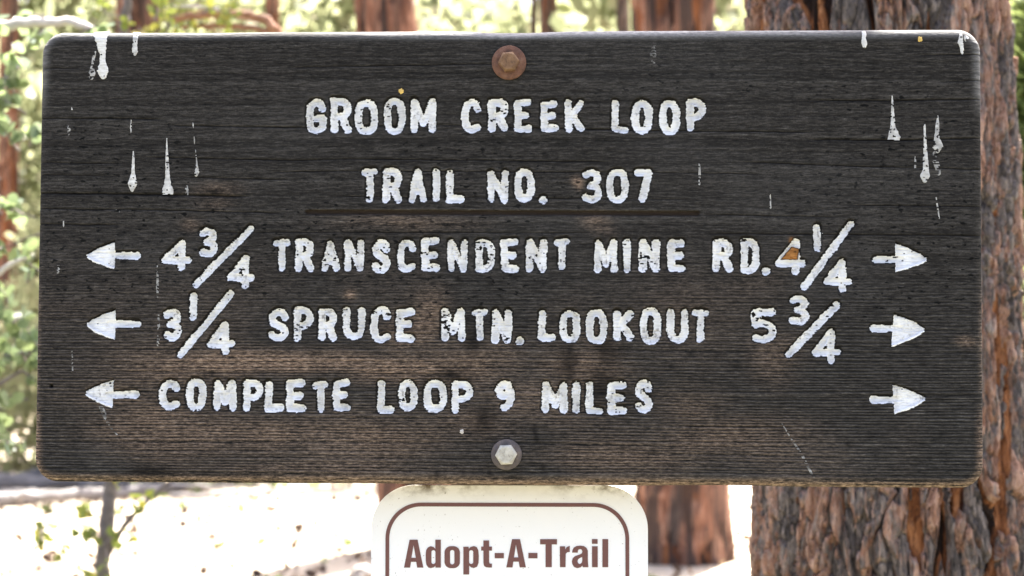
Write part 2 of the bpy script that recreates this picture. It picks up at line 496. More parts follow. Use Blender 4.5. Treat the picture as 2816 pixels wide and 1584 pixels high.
def pine_trunk_mesh(name, r0, height, lean, zs, th, cell, amp, seed, mat, parent, fine, flare=0.35):
    Z, TH = np.meshgrid(zs, th, indexing='ij')
    rad = r0 * (1 - 0.75 * np.clip(Z / height, 0, 1) ** 1.2) * (1 + flare * np.exp(-np.clip(Z, 0, 99) / (r0 * 1.8)))
    S = TH * r0
    dep, lay, rnd = bark_field(S, Z, cell[0], cell[1], seed, fine)
    und = amp * 1.2 * (fbm2(S / (cell[0] * 3), Z / (cell[1] * 3), seed + 40, 2) - 0.5)
    R = rad + und - amp * dep ** 0.8 + amp * (0.75 if fine else 0.2) * (lay - 0.5)
    if fine:
        R = R + amp * 0.25 * (fbm2(S / 0.006, Z / 0.03, seed + 50, 2) - 0.5)
    X = np.cos(TH) * R + lean[0] * Z
    Y = np.sin(TH) * R + lean[1] * Z
    V = np.stack([X, Y, Z], -1).reshape(-1, 3)
    A = np.stack([dep, lay, rnd, np.ones_like(dep)], -1).reshape(-1, 4)
    return mesh_from(name, V, grid_faces(len(zs), len(th), True), mat, parent, True, {'bark': A})

CROWN = {}
def pine_crown_mesh():
    """whorls of limbs with needle tufts, from 0 (first limb) up to 1; scaled per tree"""
    if 'pine' in CROWN: return CROWN['pine']
    rng = np.random.default_rng(5)
    P, D, wood = [], [], []
    for k in range(46):
        z = 0.02 + 0.96 * (k / 46)
        a = k * 2.4 + rng.uniform(-0.4, 0.4)
        L = 0.36 * (1 - z) ** 0.7 * rng.uniform(0.7, 1.1) + 0.04
        tip = Vector((math.cos(a) * L, math.sin(a) * L, z + L * rng.uniform(-0.1, 0.25)))
        base = Vector((0, 0, z - 0.02))
        wood.append(tube([base, base.lerp(tip, 0.5) + Vector((0, 0, 0.01)), tip], [0.009 * (1.2 - z), 0.006 * (1.2 - z), 0.002], 5))
        for j in range(13):
            t = rng.uniform(0.35, 1.05)
            c = base.lerp(tip, t) + Vector(rng.normal(0, 0.022, 3))
            m = 11
            P.append(np.array(c)[None] + rng.normal(0, 0.006, (m, 3)))
            D.append(rng.normal(0, 0.6, (m, 3)) + np.array([math.cos(a), math.sin(a), 0.5]))
    V, Fc = leaves(np.concatenate(P), np.concatenate(D), 0.034, 'blade', rng, 0.5)
    V2 = V.copy()
    me = mesh_from('crown', V2, Fc, M['needle'])
    Vw, Fw = merge(wood)
    mw = mesh_from('limbs', Vw, Fw, M['bark_grey'])
    for o in (me, mw):
        COL.objects.unlink(o)
    CROWN['pine'] = (me.data, mw.data)
    bpy.data.objects.remove(me)
    bpy.data.objects.remove(mw)
    return CROWN['pine']
def add_pine_crown(root, z0, h, lean, k=1.0):
    cm, wm = pine_crown_mesh()
    for nm, me in (('crown', cm), ('limb_whorls', wm)):
        o = bpy.data.objects.new(nm, me)
        link(o, root)
        o.location = (lean[0] * z0, lean[1] * z0, z0)
        if nm != 'crown': o['kind'] = 'stuff'
        o.scale = (h * 0.75 * k, h * 0.75 * k, h)
        o.rotation_euler = (0, 0, random.uniform(0, 6.28))

def build_near_pine():
    d = 2.62
    axis = at(2443, 792, d)
    base = Vector((axis.x + 0.014 * 1.45, axis.y, ground_z(axis.x, axis.y)))
    root = empty('pine_tree', base)
    tag(root, 'big pine trunk with grey and orange flaky bark close behind the sign, far right', 'tree', 'pine trees')
    r0 = 0.173
    zs = np.concatenate([np.linspace(-0.1, 0.75, 26)[:-1], np.linspace(0.75, 1.0, 30)[:-1], np.linspace(1.0, 1.86, 400)[:-1], np.linspace(1.86, 2.3, 40)[:-1], np.linspace(2.3, 15, 80)])
    # fine columns on the side that faces the sign
    a0 = -math.pi / 2 + YAW
    th = a0 + np.concatenate([np.linspace(-1.72, 1.72, 330), np.linspace(1.72, 2 * math.pi - 1.72, 50)[1:-1]])
    pine_trunk_mesh('trunk', r0, 16, (-0.014, 0), zs, th, (0.046, 0.26), 0.018, 27, M['bark'], root, True, 0.45)
    add_pine_crown(root, 9.0, 9, (0, 0), 0.8)
build_near_pine()

def far_pine(px, d, wpx, label, lean_px=0.0, h=16, seed=1, crown_z=6.5, mat='bark_far', cell=(0.12, 0.55), flare=0.3, crown=True):
    """wpx: trunk width in the photo, lean_px: sideways pixels per pixel of height"""
    b = on_ground(px, d)
    r = wpx / F * d / 2
    root = empty('pine_tree', b)
    tag(root, label, 'tree', 'pine trees')
    zs = np.concatenate([np.linspace(-0.15, 4.2, 90), np.linspace(4.4, h, 30)])
    th = np.linspace(0, 2 * math.pi, 73)[:-1]
    pine_trunk_mesh('trunk', r, h * 1.5, (lean_px, 0), zs, th, cell, min(0.05, r * 0.16), seed, M[mat], root, False, flare)
    if crown: add_pine_crown(root, crown_z, h - crown_z + 1.5, (lean_px, 0))
    return root
far_pine(1876, 12.3, 240, 'broad red-barked pine behind the right part of both signs', -0.012, 17, 31, 7, flare=0.14)
far_pine(1140, 12.8, 192, 'slightly leaning red-barked pine behind the middle of the big sign', -0.058, 17, 37, 7, flare=0.1)
far_pine(16, 29, 62, 'thin reddish pine trunk at the left picture edge behind leafy twigs', 0.0, 13, 41, 6.2, flare=0.1)
far_pine(372, 19.5, 138, 'reddish brown pine trunk showing above the left third of the sign', 0.0, 18, 43, 8, flare=0.1)
far_pine(744, 24, 48, 'slim grey-brown trunk above the sign between shrub and leaning pine', 0.0, 14, 47, 8.5, flare=0.1)
far_pine(1508, 27, 58, 'dark slim trunk above the top bolt, right of its thinner twin', 0.0, 15, 53, 9.5, 'bark_grey', flare=0.1)
far_pine(1468, 30, 24, 'thin brown trunk just left of the dark slim trunk', 0.0, 12, 59, 9.5, 'bark_far', flare=0.1)
far_pine(1716, 24, 42, 'grey trunk touching the left side of the broad red pine', 0.0, 15, 61, 8.5, 'bark_grey', flare=0.1)

# ------------------------------------------------------------------ broadleaf trees and young conifers far behind
def bush_crown(seed, n=3000, size=0.04):
    rng = np.random.default_rng(seed)
    cl = []
    for k in range(60):
        a, z = rng.uniform(0, 6.28), rng.uniform(0.02, 1.0)
        rr = 0.40 * math.sqrt(rng.uniform(0, 1)) * (1 - 0.65 * abs(z - 0.4) ** 1.3)
        cl.append((math.cos(a) * rr, math.sin(a) * rr, z))
    cl = np.array(cl)
    idx = rng.integers(0, len(cl), n)
    P = cl[idx] + rng.normal(0, 1, (n, 3)) * np.array([0.055, 0.055, 0.045])
    D = rng.normal(0, 1, (n, 3)) + np.array([0, 0, 0.3])
    V, Fc = leaves(P, D, size, 'card', rng, 0.4)
    o = mesh_from('crown', V, Fc, M['far_leaf'])
    me = o.data
    bpy.data.objects.remove(o)
    # stems
    parts = [tube([(0, 0, -0.05), (0.01, 0, 0.2), (0, 0.01, 0.5), (0.01, 0, 0.85)], [0.022, 0.017, 0.011, 0.003], 7)]
    for c in cl[:16]:
        z0 = max(0.05, c[2] - 0.25)
        parts.append(tube([(0, 0, z0), (c[0] * 0.6, c[1] * 0.6, c[2] - 0.05), tuple(c)], [0.007, 0.005, 0.001], 5))
    V, Fq = merge(parts)
    o = mesh_from('trunk', V, Fq, M['bark_grey'])
    mt = o.data
    bpy.data.objects.remove(o)
    return me, mt
BUSH = [bush_crown(101), bush_crown(202), bush_crown(303, 2600, 0.045)]
spots = []
rr = random.Random(3)
for px in range(-500, 3400, 300):
    spots.append((px + rr.uniform(-60, 60), rr.uniform(27, 34), rr.uniform(4.5, 7)))
for px in range(-450, 3400, 230):
    spots.append((px + rr.uniform(-60, 60), rr.uniform(38, 54), rr.uniform(8, 13)))
spots += [(-40, 18.8, 1.7), (190, 18.3, 2.2), (430, 17.8, 2.0), (640, 18.6, 2.3), (900, 22, 2.4)]  # last bushes are added behind the board to shade the ground by the log
for i, (px, d, h) in enumerate(spots):
    b = on_ground(px, d)
    root = empty('broadleaf_tree' if d > 23 else 'shade_bush', b, (0, 0, rr.uniform(0, 6.28)))
    if d < 23: tag(root, 'added low leafy bush shading the ground near the fallen log, mostly hidden behind the big sign', 'bush', 'added shade bushes by the log')
    else: tag(root, 'sunlit pale green tree in the blurred wood behind the signs', 'tree', 'sunlit trees of the far wood')
    me, mt = BUSH[i % 3]
    for nm, m_ in (('crown', me), ('trunk', mt)):
        o = link(bpy.data.objects.new(nm, m_), root)
        o.scale = (h * 0.85, h * 0.85, h)

# ------------------------------------------------------------------ shrubs on the left
def shrub(name, label, cat, base, stems, leafmat, shape, lsize, nleaf, seed, stemmat, spread=0.05, lrange=(0.3, 1.0)):
    """stems: list of (points, r0, r1) in world space"""
    rng = np.random.default_rng(seed)
    root = empty(name, base)
    tag(root, label, cat)
    for pts, r0, r1, mt in stems:
        pts = [Vector(p) - base for p in pts]
        # subdivide with a little wobble
        fine = []
        for i in range(len(pts) - 1):
            for k in range(5):
                fine.append(pts[i].lerp(pts[i + 1], k / 5) + Vector(rng.normal(0, r0 * 0.10, 3)))
        fine.append(pts[-1])
        rad = [r0 + (r1 - r0) * i / (len(fine) - 1) for i in range(len(fine))]
        V, q, t = tube(fine, rad, 9, 0.12, rng)
        mesh_from('stem' if r0 > 0.012 else 'twig', V, [q, t], M[mt], root)
    return root, rng
LEAFMESH = {}
def in_view(p):
    v = p - CAMP
    z = v.dot(FW)
    if z <= 0: return False
    x, y = 1408 + F * v.dot(RT) / z, 792 - F * v.dot(UP) / z
    if not (-25 < x < 2841 and -25 < y < 1609): return False
    if 125 < x < 2680 and 110 < y < 1310: return False
    return not (1040 < x < 1760 and y > 1300)
def twig_cloud(root, base, rng, centres, n, spread, size, shape, mat, twigmat='stem', tw=True):
    P, D, parts = [], [], []
    for (c, w) in centres:
        c = Vector(c) - base
        m = int(n * w)
        nt = max(2, m // 7)
        for k in range(nt):
            d = Vector(rng.normal(0, 1, 3))
            d.z = d.z * 0.7 + 0.25
            d.normalize()
            L = spread * rng.uniform(0.5, 1.2)
            s0 = c + Vector(rng.normal(0, spread * 0.45, 3))
            s1 = s0 + d * L
            parts.append(tube([s0, s0.lerp(s1, 0.5) + Vector(rng.normal(0, L * 0.06, 3)), s1], [0.0028, 0.002, 0.001], 4))
            for j in range(7):
                t = rng.uniform(0.2, 1.05)
                P.append(s0.lerp(s1, t))
                dd = d + Vector(rng.normal(0, 0.8, 3))
                D.append(dd.normalized())
    P, D = np.array(P), np.array(D)
    vis = np.array([in_view(Vector(p) + base) for p in P])
    idx = np.nonzero(vis)[0]
    if len(idx) > 300: idx = rng.choice(idx, 300, replace=False)
    rest = np.setdiff1d(np.arange(len(P)), idx)
    V, Fc = leaves(P[rest], D[rest], size, shape, rng, 0.35)
    tag(mesh_from('foliage', V, Fc, M[mat], root), kind='stuff')
    key = (shape, mat)
    if key not in LEAFMESH:
        T = np.array(LEAF[shape])
        o = mesh_from('leaf', T, np.arange(len(T))[None, :], M[mat])
        LEAFMESH[key] = o.data
        bpy.data.objects.remove(o)
    for i in idx:
        o = link(bpy.data.objects.new('leaf', LEAFMESH[key]), root)
        d = (Vector(D[i]) + Vector(rng.normal(0, 0.35, 3))).normalized()
        a = d.cross(Vector(rng.normal(0, 1, 3))).normalized()
        k = size * rng.uniform(0.6, 1.25)
        m = Matrix((a, d, a.cross(d))).transposed() * k
        o.matrix_local = Matrix.Translation(Vector(P[i])) @ m.to_4x4()
    if tw:
        V, Fq = merge(parts)
        tag(mesh_from('twigs', V, Fq, M[twigmat], root), kind='stuff')

# oak sapling: stem under the left part of the sign
D1 = 5.2
b1 = on_ground(282, D1)
sap_stem = [b1, at(280, 1584, D1), at(292, 1440, D1), at(305, 1330, D1), at(315, 1100, D1), at(300, 700, D1), at(330, 300, D1), at(345, 60, D1), at(360, -160, D1)]
sap_br = [at(292, 1535, D1), at(345, 1440, D1 - 0.02), at(398, 1385, D1 - 0.03), at(440, 1345, D1 - 0.03), at(520, 1290, D1)]
root, rng = shrub('oak_sapling', 'young oak with grey stem standing below the left third of the sign', 'sapling', b1,
    [(sap_stem, 0.021, 0.010, 'stem'), (sap_br, 0.0075, 0.004, 'stem'),
     ([at(300, 700, D1), at(240, 480, D1 + 0.1), at(170, 350, D1 + .1)], 0.006, 0.003, 'stem'),
     ([at(330, 300, D1), at(420, 160, D1), at(470, 60, D1)], 0.006, 0.003, 'stem')], 'leaf_oak', 'oak', 0.04, 0, 21, 'stem')
twig_cloud(root, b1, rng, [(at(288, 1505, D1 - 0.06), 0.22), (at(300, 1560, D1 - 0.05), 0.1), (at(245, 1380, D1), 0.07), (at(430, 1350, D1), 0.08), (at(380, 1500, D1), .05), (at(120, 1470, D1), 0.05), (at(230, 1540, D1), .05),
    (at(330, 90, D1), 0.35), (at(430, 80, D1), 0.35), (at(300, 20, D1), 0.2), (at(390, -60, D1), 0.25), (at(500, 60, D1), 0.22), (at(200, 330, D1), 0.3),
    (at(250, 700, D1), .6), (at(330, 450, D1), .6)], 100, 0.085, 0.029, 'oak', 'leaf_oak')

# manzanita: arching orange branches at the top, teal leaves along the left edge
D2 = 3.9
b2 = on_ground(-190, D2)
man = [([b2, at(-170, 1300, D2), at(-120, 900, D2), at(-160, 500, D2), at(-150, 150, D2), at(-40, 68, D2), at(70, 64, D2), at(180, 58, D2), at(235, 70, D2), at(300, 92, D2)], 0.017, 0.0055, 'branch_pale'),
       ([at(-120, 900, D2), at(-30, 770, D2), at(40, 720, D2), at(95, 700, D2)], 0.007, 0.003, 'branch_pale'),
       ([at(-150, 500, D2), at(-40, 330, D2), at(30, 190, D2), at(75, 178, D2)], 0.009, 0.004, 'branch_pale'),
       ([at(-150, 1200, D2), at(-40, 1080, D2), at(60, 1020, D2)], 0.007, 0.003, 'stem')]
root, rng = shrub('manzanita_shrub', 'leafy shrub with blue-green leaves along the left picture edge', 'shrub', b2, man, 'leaf_teal', 'round', 0.03, 0, 22, 'branch')
cl = [(at(60, 60, D2), .25), (at(140, 110, D2), .18), (at(30, 150, D2), .35), (at(75, 300, D2), .3), (at(20, 420, D2), .35), (at(95, 420, D2), .2), (at(70, 560, D2), .3), (at(85, 640, D2), .35), (at(20, 700, D2), .3), (at(60, 760, D2), .3),
      (at(30, 870, D2), .65), (at(75, 930, D2), .5), (at(20, 1000, D2), .6), (at(60, 1060, D2), .35), (at(-60, 900, D2), 1.0), (at(-60, 600, D2), 1.0), (at(-80, 300, D2), 1.0), (at(-60, 1150, D2), .6), (at(15, 1180, D2), .3), (at(200, 85, D2), .12)]
twig_cloud(root, b2, rng, cl, 75, 0.07, 0.027, 'round', 'leaf_teal', 'stem')

# second manzanita: arching pale branch above the sign, left of the leaning pine
D3 = 5.8
b3 = on_ground(1260, D3)
man2 = [([b3, at(1230, 1250, D3), at(1080, 700, D3), at(880, 300, D3), at(772, 100, D3), at(735, 55, D3), at(650, 36, D3), at(560, 40, D3), at(470, 55, D3)], 0.018, 0.010, 'branch'),
        ([at(772, 100, D3), at(700, 78, D3), at(600, 70, D3), at(500, 75, D3)], 0.010, 0.006, 'branch'),
        ([at(650, 36, D3), at(560, 18, D3), at(450, 20, D3)], 0.007, 0.003, 'branch_pale')]
root, rng = shrub('manzanita_shrub', 'arching orange-brown shrub branch above the sign, left of the leaning pine', 'shrub', b3, man2, 'leaf_oak', 'leaf', 0.03, 0, 23, 'branch')
twig_cloud(root, b3, rng, [(at(480, 50, D3), .5), (at(560, 60, D3), .4), (at(420, 70, D3), .3), (at(600, 95, D3), .3), (at(520, 10, D3), .3), (at(700, 300, D3), .6), (at(800, 600, D3), .6), (at(620, 30, D3), .15)], 70, 0.09, 0.032, 'leaf', 'leaf_oak', 'branch')

# young pine beyond the big trunk: long needles at the right edge
def needle_pine():
    D = 4.6
    b = on_ground(3050, D)
    root = empty('young_pine', b)
    tag(root, 'young pine with long green needles at the right picture edge beside the big trunk', 'tree')
    rng = np.random.default_rng(31)
    top = at(3050, -700, D)
    V, q, t = tube([Vector((0, 0, -0.1)), (top - b) * 0.5, top - b], [0.035, 0.024, 0.006], 10, 0.08, rng)
    mesh_from('trunk', V, [q, t], M['bark_grey'], root)
    P, Dr, parts = [], [], []
    for (px, py) in [(2860, 130), (2850, 260), (2870, 380), (2850, 470), (2880, 560), (2900, 40), (2840, 200), (2960, 300), (2960, 480), (2990, 120), (3100, 300), (3150, 500), (3080, 0), (3200, 150), (2900, 320), (3100, -200), (2980, -150)]:
        c = at(px, py, D + rng.uniform(-0.15, 0.2)) - b
        a = Vector((0.0, 0, 0)).lerp(top - b, min(0.95, max(0.05, (c.z - 0.15) / (top - b).z)))
        parts.append(tube([a, a.lerp(c, 0.6) - Vector((0, 0, 0.02)), c], [0.010, 0.007, 0.004], 6))
        d = (c - a).normalized()
        for k in range(170):
            P.append(c - d * rng.uniform(0, 0.10))
            Dr.append(d * 0.7 + Vector(rng.normal(0, 0.6, 3)))
    V, Fc = leaves(np.array(P), np.array(Dr), 0.17, 'blade', rng, 0.1)
    mid = V.reshape(-1, 4, 3)
    ctr = mid.mean(1, keepdims=True)
    tag(mesh_from('needles', V, Fc, M['needle'], root), kind='stuff')
    for V, q, t in parts:
        mesh_from('branch', V, [q, t], M['bark_grey'], root)
needle_pine()

# ------------------------------------------------------------------ log, rock, litter on the ground
def fallen_log(p0, p1, r, label, name='fallen_log', group=None):
    root_c = (p0 + p1) / 2
    rng = np.random.default_rng(int(abs(p0.x) * 97) + 3)
    pts = [p0.lerp(p1, t) - root_c + Vector((0, rng.normal(0, 0.02), rng.normal(0, 0.01))) for t in np.linspace(0, 1, 14)]
    rad = [r * (1 - 0.4 * t) for t in np.linspace(0, 1, 14)]
    V, q, t = tube(pts, rad, 12, 0.10, rng)
    cap0 = np.array([list(range(12))[::-1]])
    o = mesh_from(name, V, [q, t, cap0], M['log'])
    o.location = root_c
    tag(o, label, 'branch' if group else 'log', group)
la, lb = on_ground(-160, 17.2), on_ground(330, 17.7)
for p in (la, lb): p.z += 0.07
fallen_log(la, lb, 0.075, 'grey fallen log lying on the ground at the lower left')
lc, ld = on_ground(-60, 15.8), on_ground(520, 17.2)
for p in (lc, ld): p.z += 0.05
fallen_log(lc, ld, 0.055, 'thin grey fallen branch on the ground in front of the log')
brng = random.Random(8)
for k in range(9):  # sticks added for the grey of the shaded ground by the log
    pa = on_ground(brng.uniform(-150, 560), brng.uniform(15.2, 19.5))
    an = brng.uniform(-0.5, 0.5)
    pb = pa + Vector((math.cos(an), math.sin(an), 0)) * brng.uniform(0.7, 1.6)
    pb.z = ground_z(pb.x, pb.y)
    for p in (pa, pb): p.z += brng.uniform(0.03, 0.10)
    fallen_log(pa, pb, brng.uniform(0.018, 0.04), 'short grey dead branch added around the log for the tone of shaded ground', 'shade_filler_branch', 'added shade-toned branches around the log')
def shadow_lump(px, d, size, seed, label):  # grey lump set where the pine shadow falls on the ground
    bm = bmesh.new()
    bmesh.ops.create_icosphere(bm, subdivisions=3, radius=1)
    rng = np.random.default_rng(seed)
    off = rng.uniform(0, 50)
    for v in bm.verts:
        n = float(fbm2(np.array([v.co.x * 1.3 + off]), np.array([v.co.y * 1.3 + v.co.z * 1.1]), seed, 3)[0])
        v.co *= size * (0.65 + 0.7 * n)
        v.co.z *= 0.7
    me = bpy.data.meshes.new('shadow_lump')
    bm.to_mesh(me)
    bm.free()
    me.materials.append(M['shadow_lump'])
    o = link(bpy.data.objects.new('shadow_lump', me))
    o.location = on_ground(px, d) + Vector((0, 0, size * 0.25))
    tag(o, label, 'shadow_lump')
shadow_lump(1012, 11.2, 0.09, 5, 'added grey lump standing in for tree shadow at the left edge of the small white sign')

def scatter(name, label, n, size, shape, mat, xr, dr, seed, up):
    rng = np.random.default_rng(seed)
    P, D = [], []
    for i in range(n):
        d = rng.uniform(*dr)
        px = rng.uniform(*xr)
        g = on_ground(px, d)
        m = 5 if up else 1
        for k in range(m):
            P.append((g.x + rng.normal(0, 0.012), g.y + rng.normal(0, 0.012), g.z + 0.012))
            D.append((rng.normal(0, 1), rng.normal(0, 1), 1.0 if up else 0.75))
    V, Fc = leaves(np.array(P), np.array(D), size, shape, rng, 0.15)
    o = mesh_from(name, V, Fc, M[mat])
    tag(o, label, None, None, 'stuff')
scatter('leaf_litter', 'dry brown leaves and bark scraps scattered on the pale ground', 3200, 0.065, 'leaf', 'litter', (-200, 3000), (9.5, 26), 71, False)
scatter('ground_sprouts', 'small green sprouts dotted over the pale ground', 170, 0.065, 'leaf', 'sprout', (-200, 3000), (10.5, 24), 72, True)
scatter('duff', 'brown needles and twigs on the ground around the sign post', 4000, 0.07, 'blade', 'litter', (-3000, 6000), (1.0, 9.5), 73, False)

def pine_cones():
    n, m_ = 9, 10
    V = []
    for i in range(n):
        t = i / (n - 1)
        r = 0.5 * math.sin(math.pi * (0.08 + 0.87 * t)) ** 0.7
        for k in range(m_):
            a = 2 * math.pi * (k + 0.5 * (i % 2)) / m_
            rr_ = r * (1.0 if (k + i) % 2 else 0.72)
            V.append((math.cos(a) * rr_, math.sin(a) * rr_, 1.25 * t - 0.6))
    o = mesh_from('pine_cone', np.array(V), [grid_faces(n, m_, True), np.array([list(range(m_))[::-1], list(range((n - 1) * m_, n * m_))])], M['cone'], None, False)
    me = o.data
    bpy.data.objects.remove(o)
    r = random.Random(77)
    for k in range(20):
        px, d = r.uniform(60, 1000), r.uniform(10.8, 16.5)
        o = link(bpy.data.objects.new('pine_cone', me))
        sz = r.uniform(0.04, 0.065)
        o.scale = (sz, sz, sz)
        o.location = on_ground(px, d) + Vector((0, 0, sz * 0.42))
        o.rotation_euler = (math.pi / 2 + r.uniform(-0.3, 0.3), 0, r.uniform(0, 6.28))
        tag(o, 'small brown pine cone lying on the pale sunlit ground', 'pine cone', 'pine cones on the ground')
pine_cones()

# ------------------------------------------------------------------ post
def build_post():
    bm = bmesh.new()
    p = on_plane(1398, 792, BT)
    bmesh.ops.create_cube(bm, size=1)
    for v in bm.verts:
        v.co = Vector((v.co.x * 0.089, v.co.y * 0.089, v.co.z * 2.06 + 0.53))
    bmesh.ops.bevel(bm, geom=bm.edges[:], offset=0.006, segments=3, affect='EDGES')
    me = bpy.data.meshes.new('sign_post')
    bm.to_mesh(me)
    bm.free()
    me.materials.append(M['post'])
    o = link(bpy.data.objects.new('sign_post', me))
    o.location = (p.x, BT + 0.089 / 2 + 0.0005, 0.05)
    tag(o, 'square brown timber post hidden behind both signs that carries them', 'post')
build_post()

# ------------------------------------------------------------------ the big wooden trail sign
PX = BW / 2601.0                               # metres per photo pixel on the board
SW = 12.0 * PX                                 # half width of a routed stroke
SD = 0.0042                                    # depth of a stroke
ER = 0.0075                                    # round-over radius of the board edge
CR = 0.0175                                    # corner radius in the board's outline

def cat(pts, n=6, closed=False):
    """Catmull-Rom through points"""
    p = [np.array(q, float) for q in pts]
    if closed: ext = [p[-1]] + p + [p[0], p[1]]
    else: ext = [2 * p[0] - p[1]] + p + [2 * p[-1] - p[-2]]
    out = []
    for i in range(1, len(ext) - 2):
        for k in range(n):
            t = k / n
            a, b, c, d = ext[i - 1], ext[i], ext[i + 1], ext[i + 2]
            out.append(0.5 * (2 * b + (c - a) * t + (2 * a - 5 * b + 4 * c - d) * t * t + (3 * b - a - 3 * c + d) * t ** 3))
    out.append(ext[-2])
    return out
def oval():
    return [(0.5 + 0.5 * math.copysign(abs(math.cos(t)) ** 0.75, math.cos(t)), 0.5 + 0.5 * math.copysign(abs(math.sin(t)) ** 0.8, math.sin(t))) for t in np.linspace(0, 2 * math.pi, 29)]
G = {
    'A': [[(0, 0), (.5, 1), (1, 0)], [(.2, .3), (.8, .3)]],
    'C': [cat([(1, .78), (.85, .96), (.5, 1), (.15, .88), (0, .6), (0, .35), (.15, .1), (.5, 0), (1, .08)])],
    'D': [[(0, 0), (0, 1)], cat([(0, 1), (.55, 1), (.95, .8), (1, .5), (.95, .2), (.55, 0), (0, 0)])],
    'E': [[(1, 1), (0, .97), (0, .03), (1, 0)], [(0, .5), (.8, .52)]],
    'G': [cat([(1, .80), (.8, .98), (.4, 1), (.08, .85), (0, .55), (0, .3), (.15, .05), (.6, 0), (1, .1)]), [(1, .1), (1, .42), (.55, .42)]],
    'I': [[(.5, 0), (.5, 1)]],
    'K': [[(0, 0), (0, 1)], [(.95, 1), (.1, .42)], [(.3, .55), (1, 0)]],
    'L': [[(.05, 1), (0, .02), (1, 0)]],
    'M': [[(0, 0), (.03, 1), (.5, .22), (.97, 1), (1, 0)]],
    'N': [[(0, 0), (.03, 1), (.97, 0), (1, 1)]],
    'O': [oval()], '0': [oval()],
    'P': [[(.03, 0), (0, 1)], cat([(0, 1), (.6, 1), (1, .85), (1, .62), (.6, .45), (.05, .42)])],
    'R': [[(0, 0), (0, 1)], cat([(0, 1), (.6, 1), (.95, .86), (.95, .62), (.6, .47), (0, .46)]), [(.55, .46), (1, 0)]],
    'S': [cat([(1, .80), (.8, .98), (.4, 1), (.05, .82), (.15, .6), (.8, .40), (1, .2), (.75, .02), (.3, 0), (0, .12)])],
    'T': [[(0, .98), (1, 1)], [(.5, 1), (.52, 0)]],
    'U': [cat([(0, 1), (0, .6), (.02, .25), (.25, .01), (.75, .01), (.98, .25), (1, .6), (1, 1)])],
    '3': [cat([(0, .92), (.4, 1), (.9, .9), (.88, .66), (.4, .53)]), cat([(.4, .53), (.95, .42), (1, .18), (.6, 0), (0, .08)])],
    '4': [[(.72, 0), (.74, 1), (0, .28), (1, .28)]],
    '5': [[(1, 1), (.03, .97), (.05, .56)], cat([(.05, .56), (.5, .60), (.98, .42), (.95, .14), (.5, 0), (.08, .04)])],
    '7': [[(0, .98), (1, 1), (.45, 0)]],
    '9': [cat([(.9, .72), (.7, .97), (.25, .97), (0, .75), (.25, .52), (.65, .55), (.92, .75), (.98, .5), (.85, .2), (.45, 0)])],
}
